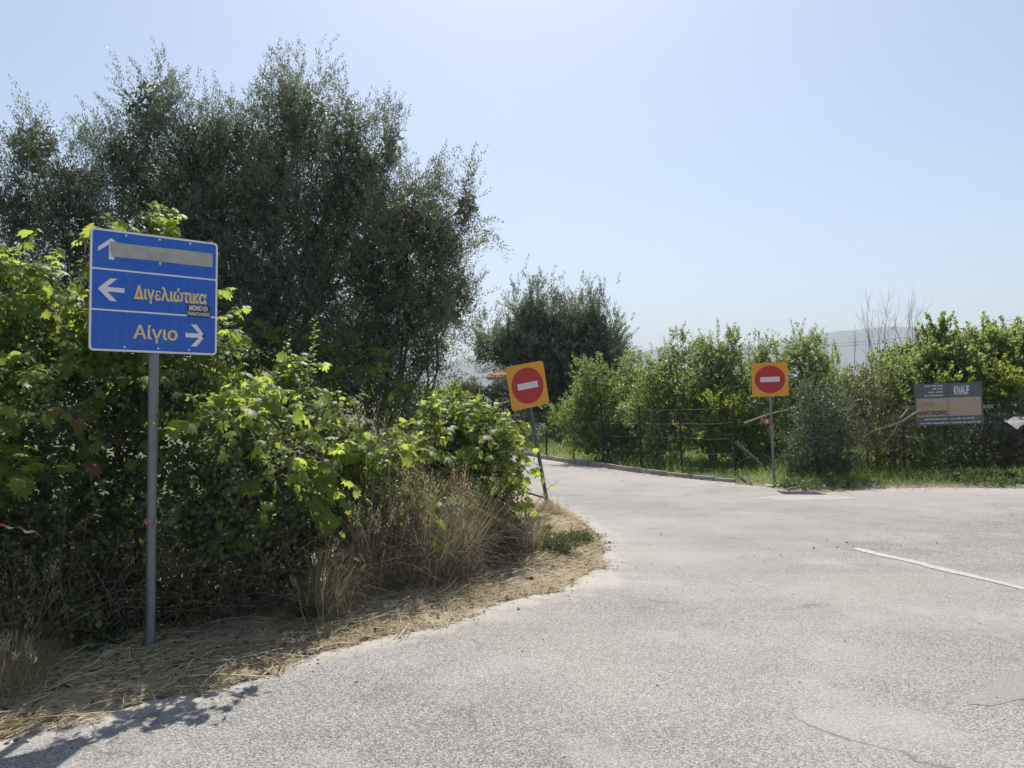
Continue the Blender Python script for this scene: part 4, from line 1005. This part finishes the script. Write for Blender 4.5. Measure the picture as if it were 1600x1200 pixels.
hedge('bramble', LL([(230, 760, 95, 110, 5.65, .36), (345, 765, 60, 75, 5.45, .4), (220, 890, 100, 100, 5.6, .36), (335, 840, 80, 100, 5.6, .4), (320, 930, 80, 60, 5.75, .32), (240, 960, 90, 50, 5.5, .3)]), (-2.5, 5.8),
      'dark bramble thicket right behind the post of the blue sign', 'bush', hg, vine=.22, runners=0, stems=220, vine_lo=1.0)
hedge('grape_vine', LL([(450, 655, 76, 56, 6.7, .5), (512, 685, 56, 46, 6.9, .45), (395, 665, 50, 60, 6.1, .42), (455, 605, 30, 30, 6.7, .3, .8), (428, 745, 78, 70, 5.85, .55), (545, 750, 56, 56, 6.9, .4), (600, 725, 50, 38, 7.0, .3, .8)]), (-2.1, 7.0),
      'rounded mound of grape vine in the middle of the hedge', 'vine', hg, vine=1.5, vine_lo=.85, runners=9, tint0=.5)
hedge('bramble', LL([(430, 830, 90, 80, 6.2, .4), (530, 830, 80, 80, 6.55, .4), (640, 800, 60, 60, 6.95, .25, .7), (600, 860, 50, 50, 6.6, .2, .6), (420, 905, 80, 60, 6.15, .35), (520, 900, 80, 50, 6.5, .35), (610, 820, 70, 90, 7.3, .4), (690, 810, 60, 90, 7.9, .4), (650, 880, 80, 50, 7.3, .3)]), (-1.5, 6.8),
      'shaded bramble below the middle vine mound and behind the dry grass', 'bush', hg, vine=.15, runners=0, stems=260, vine_lo=.8)
hedge('grape_vine', LL([(735, 700, 65, 62, 8.4, .55), (692, 668, 32, 36, 8.3, .4, .9), (757, 694, 43, 44, 8.7, .5), (780, 742, 34, 42, 8.9, .42), (732, 780, 70, 66, 8.2, .55), (776, 798, 36, 36, 8.5, .4), (668, 720, 38, 48, 7.9, .4), (727, 662, 28, 24, 8.5, .35, .8)]), (-.35, 8.7),
      'grape vine mound at the right hand end of the hedge beside the tilted sign', 'vine', hg, vine=1.6, vine_lo=.55, runners=10, tint0=.58)
hedge('bramble', LL([(735, 850, 68, 50, 8.0, .4), (785, 855, 34, 36, 8.2, .35), (690, 870, 50, 45, 7.6, .3)]), (-.4, 8.2),
      'dark bramble foot under the right hand vine mound', 'bush', hg, vine=.1, runners=0, stems=110, vine_lo=.6)
hedge('wild_vine', LL([(560, 620, 90, 45, 10.8, .5), (480, 570, 110, 60, 11.2, .5), (620, 650, 60, 50, 10.5, .5), (350, 580, 110, 80, 11.3, .6), (200, 560, 120, 120, 11, .6), (40, 560, 120, 120, 10.6, .6)]), (-3.4, 11.2),
      'shaded wild vine spreading under the olive trees behind the hedge', 'vine', None, vine=.7, small=.35, runners=0, stems=0, tint0=.25)
# tall leafy shoots
def shoot(px, y0, y1, Y, label):
    b_ = P(px[0], y0, Y); t_ = P(px[1], y1, Y); r = empty('leafy_shoot', b_, label, 'plant', 'tall leafy shoots above the vine mound'); a1, a2 = Acc(), Acc()
    D = nrm((t_ - b_)[None]); L_ = np.array([np.linalg.norm(t_ - b_)]); S = np.zeros((1, 3))
    for _ in range(2): leaves_on(S, D, L_, 26, .055, .035, OVAL, 'flat', a1, -.02, np.array([.7]), spread=1.0, t0=.05)
    stems_on(S, D, L_, -.02, a2, .005, 8, 5)
    link('leaves', a1.mesh('leaves'), r, M_citrus, kind='stuff'); link('stem', a2.mesh('stem'), r, M_stem)
shoot((483, 493), 620, 500, 6.9, 'tallest slender leafy shoot standing up above the vine mound'); shoot((452, 448), 620, 534, 6.9, 'shorter slender leafy shoot left of the tallest one'); shoot((440, 434), 625, 572, 6.8, 'shortest leafy shoot at the left of the trio'); shoot((236, 240), 380, 318, 5.9, 'small leafy shoot poking up above the blue sign')

# ============================================================ GRASS, STRAW, STONES
def blades(acc, base, h, w, droop, tint, m=4, lean=.35):
    n = len(base); D = nrm(np.c_[rng.normal(0, lean, n), rng.normal(0, lean, n), np.ones(n)])
    p = curve_path(base, D, h, m, droop)
    # drooping tips swing outwards
    out = nrm(np.c_[D[:, :2], np.zeros(n)]); t = np.linspace(0, 1, m)[None, :, None]
    p = p + out[:, None] * (h * droop * .8)[:, None, None] * t ** 2
    an = rng.uniform(0, math.pi, n); side = np.c_[np.cos(an), np.sin(an) * .5, np.zeros(n)]
    ww = w[:, None] * np.array([1, .85, .55, .08])[None] if m == 4 else w[:, None] * np.linspace(1, .08, m)[None]
    V, Fc = ribbon_arrays(p, ww, side); acc.add(V, Fc, np.repeat(np.clip(tint, 0, 1), m * 2))
def scatter(n, x0, x1, y0, y1, keep):
    q = np.c_[rng.uniform(x0, x1, n), rng.uniform(y0, y1, n)]; return q[keep(q)]
RIGHT_EDGE = np.array(kfar + kerb_line + far_edge)
def on_right(q, gap=.1):
    return (~pip(q, ROAD)) & (dline(q, RIGHT_EDGE) > gap) & (dline(q, RIGHT_EDGE) < dline(q, np.array(all_left)))
# meadow grass in the orchard
acc = Acc()
for (n, y0, y1, hh, ww) in ((64000, 15, 20, (.14, .42), .012), (44000, 18, 27, (.25, .60), .021), (16000, 26, 42, (.3, .7), .042)):
    q = scatter(n, -6, 22, y0, y1, on_right)
    q3 = np.c_[q, q[:, 0] * 0]; d = dline(q, RIGHT_EDGE); dens = noise3(q3, .9, 2) * .5 + noise3(q3, 2.6, 6) * .4
    k = rng.random(len(q)) < np.clip(.75 + dens * .9, .15, 1) * np.clip(d / .8, .12, 1); q, d, dens = q[k], d[k], dens[k]
    z = ground_z(q); h = rng.uniform(*hh, len(q)) * (.6 + .5 * np.clip(d / 1.5, 0, 1)) * (1 + .35 * dens)
    tint = .5 + .45 * noise3(np.c_[q, q[:, 0] * 0], .7, 11) + rng.normal(0, .15, len(q))
    blades(acc, np.c_[q, z - .01], h, rng.uniform(.6, 1.2, len(q)) * ww, rng.uniform(.15, .6, len(q)), tint, 3)
link('meadow_grass', acc.mesh('meadow_grass'), None, M_grass, kind='stuff')
# broad-leaved weeds along the far edge
acc = Acc()
q = scatter(5200, 3, 14, 14.6, 19, lambda q: on_right(q, .12) & (noise3(np.c_[q, q[:, 0] * 0], 1.1, 5) > -.1) & (dline(q, RIGHT_EDGE) < 2.4))
S = np.c_[q, ground_z(q)]; D = nrm(np.c_[rng.normal(0, .6, (len(q), 2)), np.ones(len(q))])
leaves_on(S, D, rng.uniform(.1, .3, len(q)), 8, .06, .03, OVAL, 'up', acc, .2, rng.uniform(.2, .9, len(q)))
link('weeds', acc.mesh('weeds'), None, M_grass_dark, kind='stuff')
# dry litter along the far road edge
def straws(acc, q, z, L, w, lift=.012, ang=None, m=3, tint=None):
    n = len(q); an = rng.uniform(0, 2 * math.pi, n) if ang is None else ang
    D = nrm(np.c_[np.cos(an), np.sin(an), rng.normal(.02, .10, n)]); S = np.c_[q, z + rng.uniform(.002, lift, n)]
    p = curve_path(S - D * (L / 2)[:, None], D, L, m, rng.uniform(-.05, .08, n), .04)
    p[..., 2] = np.maximum(p[..., 2], z[:, None] + .002)
    side = nrm(np.c_[-np.sin(an), np.cos(an), rng.normal(0, .5, n)])
    V, Fc = ribbon_arrays(p, np.tile(w[:, None], (1, m)), side); acc.add(V, Fc, np.repeat(np.clip(tint if tint is not None else rng.beta(1.6, 1.6, n), 0, 1), m * 2))
acc = Acc()
q = scatter(9000, 1, 14, 14, 20, lambda q: (dline(q, RIGHT_EDGE) < .35 * (1.2 + noise3(np.c_[q, q[:, 0] * 0], 1.5, 8))))
straws(acc, q, np.maximum(ground_z(q), 0) + .004, rng.uniform(.04, .16, len(q)), rng.uniform(.006, .012, len(q)), .03, tint=rng.uniform(0, .6, len(q)))
link('roadside_litter', acc.mesh('roadside_litter'), None, M_straw, kind='stuff')
# straw verge under the hedge
acc = Acc(); vl_ = np.array(left_far + verge)
def verge_keep(q):
    d = dline(q, vl_); ins = pip(q, ROAD); q3 = np.c_[q, q[:, 0] * 0]
    hf = q[:, 1] < hedge_front(q[:, 0]) + .45
    tail = q[:, 0] > -.15
    lim_in = .06 + .10 * noise3(q3, 3.3, 3) + .07 * noise3(q3, 13, 4)
    return np.where(ins, d < lim_in, (hf | tail) & (d < 2.2))
q = scatter(330000, -5, 1.4, 2.4, 12.6, verge_keep); q3 = np.c_[q, q[:, 0] * 0]
k = rng.random(len(q)) < np.clip(.62 + .5 * noise3(q3, 3.1, 2) + .3 * noise3(q3, 9, 1), .05, 1) * np.clip(3.6 / q[:, 1], .35, 1) * 1.2
q = q[k]; z = np.maximum(ground_z(q), .006)
edge = nrm(verge[8] - verge[0]); ea = math.atan2(edge[1], edge[0])
ang = np.where(rng.random(len(q)) < .45, rng.normal(ea, .5, len(q)), rng.uniform(0, 6.28, len(q)))
tint = .45 + .25 * noise3(np.c_[q, z], 2, 9) + rng.normal(0, .25, len(q))
straws(acc, q, z, rng.gamma(2.0, .04, len(q)) + .02, rng.uniform(.002, .0045, len(q)), .035, ang, tint=tint)
print('straws', len(q))
# a few long mown stems
q2 = q[rng.integers(0, len(q), 420)]; straws(acc, q2, np.maximum(ground_z(q2), .006) + .02, rng.uniform(.12, .5, 420), rng.uniform(.003, .006, 420), .06, rng.normal(ea, .55, 420), 6, rng.uniform(.4, 1, 420))
link('straw', acc.mesh('straw'), None, M_straw, kind='stuff')
# dead leaves and bits among the straw
acc = Acc(); q4 = q[rng.integers(0, len(q), 3800)] + rng.normal(0, .05, (3800, 2)); n = len(q4)
acc.add(*leaf_arrays(np.c_[q4, np.maximum(ground_z(q4), .006) + rng.uniform(.004, .03, n)], rand_unit(n) * [1, 1, .3], nrm(rng.normal(0, .35, (n, 3)) + [0, 0, 1]), rng.uniform(.02, .055, n), rng.uniform(.012, .035, n), OVAL, rng.uniform(0, .8, n)))
link('leaf_litter', acc.mesh('leaf_litter'), None, M_twigleaf, kind='stuff')
# standing dry grass clumps
def dry_clump(name, px, py, rx, Y, h, n, label, depth=.35, mt=M_drygrass, w=.0045, cat='dry grass', stalk=40, lean=.28, droop=(.2, .9), kind_=None):
    c = G(px, py); c = P(px, py, Y); b0 = np.array([c[0], Y, 0.]); r = empty(name, (c[0], Y, 0), label, cat, 'dry grass clumps in the hedge')
    a1, a2 = Acc(), Acc(); R = rx * Y / F
    q = np.c_[rng.normal(0, R * .5, n), rng.normal(0, depth * .5, n)]
    z = ground_z(q + b0[:2]); hh = h * rng.uniform(.45, 1.05, n) * (1 - .3 * np.clip(np.abs(q[:, 0]) / (R * 1.2), 0, 1))
    blades(a1, np.c_[q, z], hh, rng.uniform(.7, 1.3, n) * w, rng.uniform(*droop, n) * rng.random(n), .45 + .25 * noise3(np.c_[q, z], 4, 3) + rng.normal(0, .22, n), 6, lean)
    t_ = int(n * .5); qt = np.c_[rng.normal(0, R * .5, t_), rng.normal(-.05, depth * .45, t_)]; zt = ground_z(qt + b0[:2]) + rng.uniform(.0, .75, t_) ** 1.2 * h
    blades(a1, np.c_[qt, zt], h * rng.uniform(.2, .5, t_), rng.uniform(.7, 1.3, t_) * w, rng.uniform(.3, 1.4, t_), .4 + rng.normal(0, .28, t_), 5, 1.3)
    m_ = stalk; qs = np.c_[rng.normal(0, R * .5, m_), rng.normal(-.1, depth * .5, m_)]; S = np.c_[qs, ground_z(qs + b0[:2])]
    D = nrm(np.c_[rng.normal(0, .25, m_), rng.normal(-.05, .2, m_), np.ones(m_)]); Ln = h * rng.uniform(.7, 1.2, m_); stems_on(S, D, Ln, .15, a2, .0035, 6, 4, .02)
    # seed heads
    tipS = S + D * (Ln * .8)[:, None] - [0, 0, 1] * (.15 * Ln * .64)[:, None]
    leaves_on(tipS, D, Ln * .22, 14, .03, .006, LENS, 'up', a1, .15, rng.uniform(.4, 1, m_), spread=.5)
    link('blades', a1.mesh('blades'), r, mt, kind='stuff'); link('stalks', a2.mesh('stalks'), r, mt, kind='stuff'); return r
dry_clump('dry_grass_clump', 640, 930, 50, 6.9, 1.0, 2500, 'largest tangle of tall dry grass, left of the right hand vine mound', stalk=120)
dry_clump('dry_grass_clump', 578, 945, 30, 6.5, .85, 1100, 'medium dry grass clump just left of the largest dry grass tangle', stalk=60)
dry_clump('dry_grass_clump', 712, 915, 28, 7.3, 1.1, 1300, 'upright dry grass clump with tall stalks against the right hand vines', stalk=60)
dry_clump('dry_grass_clump', 520, 965, 30, 6.0, .6, 1300, 'short dry grass clump at the foot of the shaded bramble', stalk=20)
dry_clump('dry_grass_clump', 15, 1055, 50, 4.35, .34, 1300, 'low dry grass clump at the far left edge of the verge', stalk=30)
dry_clump('dry_grass_clump', 70, 1000, 50, 4.95, .6, 600, 'thin tall dry grass between the leftmost bramble and the blue sign', stalk=50)
dry_clump('dry_grass_clump', 570, 760, 55, 7.05, 1.75, 900, 'dry grass heads rising through the middle of the hedge top', stalk=70, depth=.2)
dry_clump('dry_grass_clump', 822, 905, 26, 8.3, .45, 900, 'small brown dry clump at the right hand foot of the vines', stalk=14)
dry_clump('dry_grass_clump', 862, 800, 26, 11.6, .28, 900, 'dry grass around the foot of the leaning sign post', stalk=14)
# straw mound at the tip of the verge and its green weeds
acc = Acc()
q = scatter(26000, -.6, 1.25, 8, 12.6, lambda q: (~pip(q, ROAD)) | (dline(q, vl_) < .05)); k = rng.random(len(q)) < .6; q = q[k]
blades(acc, np.c_[q, ground_z(q)], rng.uniform(.03, .12, len(q)), rng.uniform(.003, .006, len(q)), rng.uniform(.3, 1.2, len(q)), rng.uniform(.2, 1, len(q)), 4, .8)
link('straw_stubble', acc.mesh('straw_stubble'), None, M_straw, kind='stuff')
for (px_, py_, Y_, w_, n_, lb) in ((868, 872, 8.25, 34, 240, 'low grey green weed on the straw tip in front of the right hand vines'), (905, 850, 9.0, 20, 110, 'small grey green weed nearest the road on the straw tip'), (842, 850, 8.8, 18, 110, 'pale flowered weed against the right hand foot of the vines'), (480, 985, 5.6, 16, 60, 'small green weed at the edge of the straw below the middle of the hedge'), (150, 1018, 5.0, 34, 120, 'dark low weed at the foot of the leftmost bramble')):
    c = P(px_, py_, Y_); b0 = (c[0], Y_, gz(c[0], Y_)); r = empty('weed', b0, lb, 'weed', 'low weeds on the verge'); acc = Acc(); R = w_ * Y_ / F
    S = np.c_[rng.normal(0, R * .5, (n_, 2)), np.zeros(n_)]; D = nrm(np.c_[rng.normal(0, .5, (n_, 2)), np.ones(n_)])
    leaves_on(S, D, rng.uniform(.08, .28, n_), 12, .045, .014, LENS, 'up', acc, .3, rng.uniform(.3, 1, n_)); link('leaves', acc.mesh('leaves'), r, M_greygreen, kind='stuff')
# stones
def rock(name, x, y, s, label, group=None, mt=M_stone, flat=.6):
    import bmesh
    bm = bmesh.new(); bmesh.ops.create_icosphere(bm, subdivisions=2, radius=s); sd_ = random.uniform(0, 50)
    for v in bm.verts:
        p = np.array(v.co) / s; k = 1 + .28 * float(noise3(p[None], 1.6, sd_)[0]) + .12 * float(noise3(p[None], 4.5, sd_)[0]); v.co = Vector((p[0] * k * 1.25, p[1] * k, p[2] * k * flat)) * s
    me = bpy.data.meshes.new(name); bm.to_mesh(me); bm.free()
    o = link(name, me, None, mt, label=label, cat='stone', group=group); o.location = (x, y, max(gz(x, y), 0) + s * flat * .35); o.rotation_euler = (0, 0, random.uniform(0, 6)); return o
for (px_, py_, s_, lb) in ((388, 1026, .030, 'chunky pale stone on the straw to the right of the blue sign post'), (293, 1016, .018, 'small pale stone close to the right of the blue sign post'), (165, 1041, .055, 'flat pale slab stone half buried left of the blue sign post'),
                           (84, 1066, .035, 'brown rough stone on the straw near the left edge'), (352, 1022, .022, 'small stone among the straw between the sign post and the chunky pale stone'),
                           (405, 1003, .02, 'small grey stone at the hedge foot, right of the blue sign'), (815, 858, .085, 'large grey boulder in the shade under the right hand vines')):
    g_ = G(px_, py_); rock('stone', g_[0], g_[1], s_, lb, flat=.5 if s_ < .06 else .8)
for (px_, py_, s_, lb) in ((1202, 760, .10, 'flat white stone at the foot of the upright no entry sign, left one'), (1219, 760, .09, 'flat white stone at the foot of the upright no entry sign, right one'), (1135, 748, .05, 'small pale stone at the end of the kerb'), (1222, 741, .12, 'grey stone under the dark shrub beside the upright sign post')):
    g_ = G(px_, py_); rock('stone', g_[0], g_[1], s_, lb, flat=.35)
# grit on the asphalt
q = np.concatenate([scatter(5200, -3, 6, 2.6, 9.5, lambda q: pip(q, ROAD) & (rng.random(len(q)) < .08 + 1.0 * np.exp(-dline(q, vl_) / .22) + .35 * np.exp(-dline(q, np.array(seam)) / .25))),
                    scatter(2600, 2, 9, 8, 12.5, lambda q: pip(q, ROAD) & (rng.random(len(q)) < .6 * np.exp(-dline(q, np.array(seam)) / .4)))])
n = len(q); u = rng.normal(0, 1, (n, 4, 3)); tet = nrm(np.array([[1, 1, 1], [-1, -1, 1], [-1, 1, -1], [1, -1, -1]], float))[None] + u * .25
V = np.c_[q, np.full(n, .009)][:, None] + tet * (rng.gamma(2, .0018, n) + .0015)[:, None, None]
link('loose_grit', raw_mesh('loose_grit', V.reshape(-1, 3), (np.array([[0, 1, 2], [0, 3, 1], [0, 2, 3], [1, 3, 2]])[None] + (np.arange(n) * 4)[:, None, None]).reshape(-1, 3), 3), None, M_stone, kind='stuff')

# ---- barrier tape, sticks, rubbish
def ribbon_obj(name, pts, w, label, cat='tape', parent=None, wn_=7):
    """a limp ribbon in alternating red and white pieces"""
    pts = np.array(pts, float); t = np.linspace(0, 1, len(pts)); k = wn_ * 4 + 1; tt = np.linspace(0, 1, k)
    q = np.stack([np.interp(tt, t, pts[:, i]) for i in range(3)], -1); q[:, 2] += .01 * np.sin(tt * 17)
    r = empty(name, q[0], label, cat); q = q - q[0]
    for s in range(wn_):
        seg = q[s * 4:s * 4 + 5]; tw = tt[s * 4:s * 4 + 5] * 6
        side = np.c_[.3 * np.sin(tw), .5 * np.cos(tw), np.cos(tw * .7)]; side = nrm(side)
        V = np.stack([seg - side * w / 2, seg + side * w / 2], 1).reshape(-1, 3); Fc = []
        for i in range(4): Fc += [[2 * i, 2 * i + 1, 2 * i + 3], [2 * i, 2 * i + 3, 2 * i + 2]]
        link('tape_band', raw_mesh('tape_band', V, np.array(Fc), 3), r, (M_plastic_r, M_plastic_w)[s % 2])
    return r
zt_ = P(240, 815, 5)[2]
ang_ = np.linspace(-2.9, 1.2, 14); ring = [(SX + .0335 * math.sin(a_), SY - .0335 * math.cos(a_), zt_ + .004 * math.sin(a_ * 2)) for a_ in ang_]
ring = [(SX - .045, SY - .02, zt_ + .003), (SX - .03, SY - .034, zt_ + .004)] + [(SX + .0345 * math.sin(a_), SY - .0345 * math.cos(a_), zt_) for a_ in np.linspace(-.7, 1.9, 9)]
ribbon_obj('barrier_tape', ring, .024, 'scrap of red and white tape wrapped round the blue sign post', wn_=4)
ribbon_obj('barrier_tape', [P(-6, 822, 4.55), P(22, 823, 4.6), P(42, 829, 4.62), P(66, 837, 4.62)], .013, 'red and white tape hanging in the bramble at the left edge', wn_=5)
ribbon_obj('barrier_tape', [P(96, 835, 5.0), P(115, 828, 5.0), P(135, 808, 5.05), P(160, 805, 5.05)], .012, 'short faded tape caught in the bramble left of the blue sign post', wn_=4)
ribbon_obj('barrier_tape', [P(1188, 655, 15.6), P(1194, 659, 15.6), P(1200, 658, 15.6), P(1206, 660, 15.6)], .10, 'red and white tape scrap tied to the upright no entry sign post', wn_=3)
def stick(pts, r_, label, mt=M_stem_pale):
    pts = np.array(pts); p = np.concatenate([limb_path(pts[i], pts[i + 1], 5, .02)[(1 if i else 0):] for i in range(len(pts) - 1)])
    o = pts[0]; V, Fc = tube_arrays([p - o], [np.linspace(1, .5, len(p)) * r_], 6)
    ob = link('stick', raw_mesh('stick', V, Fc, 3, smooth=True), None, mt, label=label, cat='branch'); ob.location = tuple(float(c) for c in o)
stick([P(1163, 661, 15.9), P(1232, 640, 16.1)], .022, 'pale straight stick slanting behind the upright no entry sign post')
stick([P(1436, 642, 17), P(1400, 662, 16.9), P(1362, 674, 16.8), P(1340, 690, 16.8)], .018, 'long bare branch slanting down from the timber rail into the brown tangle')
stick([P(1418, 640, 17.1), P(1406, 655, 17), P(1398, 672, 17), P(1385, 690, 17)], .018, 'crooked pale branch hanging beside the left post of the KNAUF board')
stick([P(1150, 690, 16.6), P(1192, 728, 16.3)], .04, 'dark dead limb leaning in the gap left of the upright sign post', M_stem)
stick([P(78, 755, 5.25), P(90, 770, 5.2), P(98, 782, 5.18)], .006, 'short pale broken twig hanging below the leftmost vine')
stick([P(398, 738, 5.95), P(440, 724, 5.95), P(500, 715, 6.1), P(520, 722, 6.1)], .006, 'long bare pale twig lying across the middle vine mound')
stick([P(590, 985, 5.6), P(660, 958, 6.0), P(740, 920, 6.6)], .007, 'long thin cane lying on the straw below the largest dry grass', M_stem_pale)
# heap of cuttings with a pale sheet at the right edge
c = P(1612, 700, 17.6)
shrub('cuttings_heap', [Lobe(1606, 705, 30, 42, 17.6, .5), Lobe(1590, 730, 26, 20, 17.4, .4), Lobe(1640, 700, 36, 50, 17.8, .6)], (c[0], 17.6), .03, 'brown heap of dead cuttings at the right edge of the view', 'heap', M_twigleaf, tips=9, shoots=7, k=8, ll=.11, lw=.02, filler=160, L=(.3, .7), droop=.6, tint0=.4, trunk=False, stem_mat=M_stem)
a_, b_ = P(1590, 671, 17.0), P(1628, 655, 17.0)
V = []; nn_ = 9
for i in range(nn_):
    for j in range(nn_):
        u, v = i / (nn_ - 1), j / (nn_ - 1); V.append((a_[0] + (b_[0] - a_[0]) * u, 17.0 + .5 * v + .03 * math.sin(7 * u + 5 * v), a_[2] + (b_[2] - a_[2]) * u ** .6 + .16 * v - .12 * v * u + .03 * math.sin(9 * u * v + 3 * v)))
id_ = np.arange(81).reshape(9, 9); Fq = np.stack([id_[:-1, :-1], id_[1:, :-1], id_[1:, 1:], id_[:-1, 1:]], -1).reshape(-1, 4)
link('plastic_sheet', raw_mesh('plastic_sheet', np.array(V), Fq, 4, smooth=True), None, M_sheet, label='pale grey plastic sheet thrown over the heap of cuttings', cat='sheet')
print('TRIS', sum(sum(len(p.vertices) - 2 for p in m_.polygons) if len(m_.polygons) < 2000 else len(m_.polygons) for m_ in bpy.data.meshes))
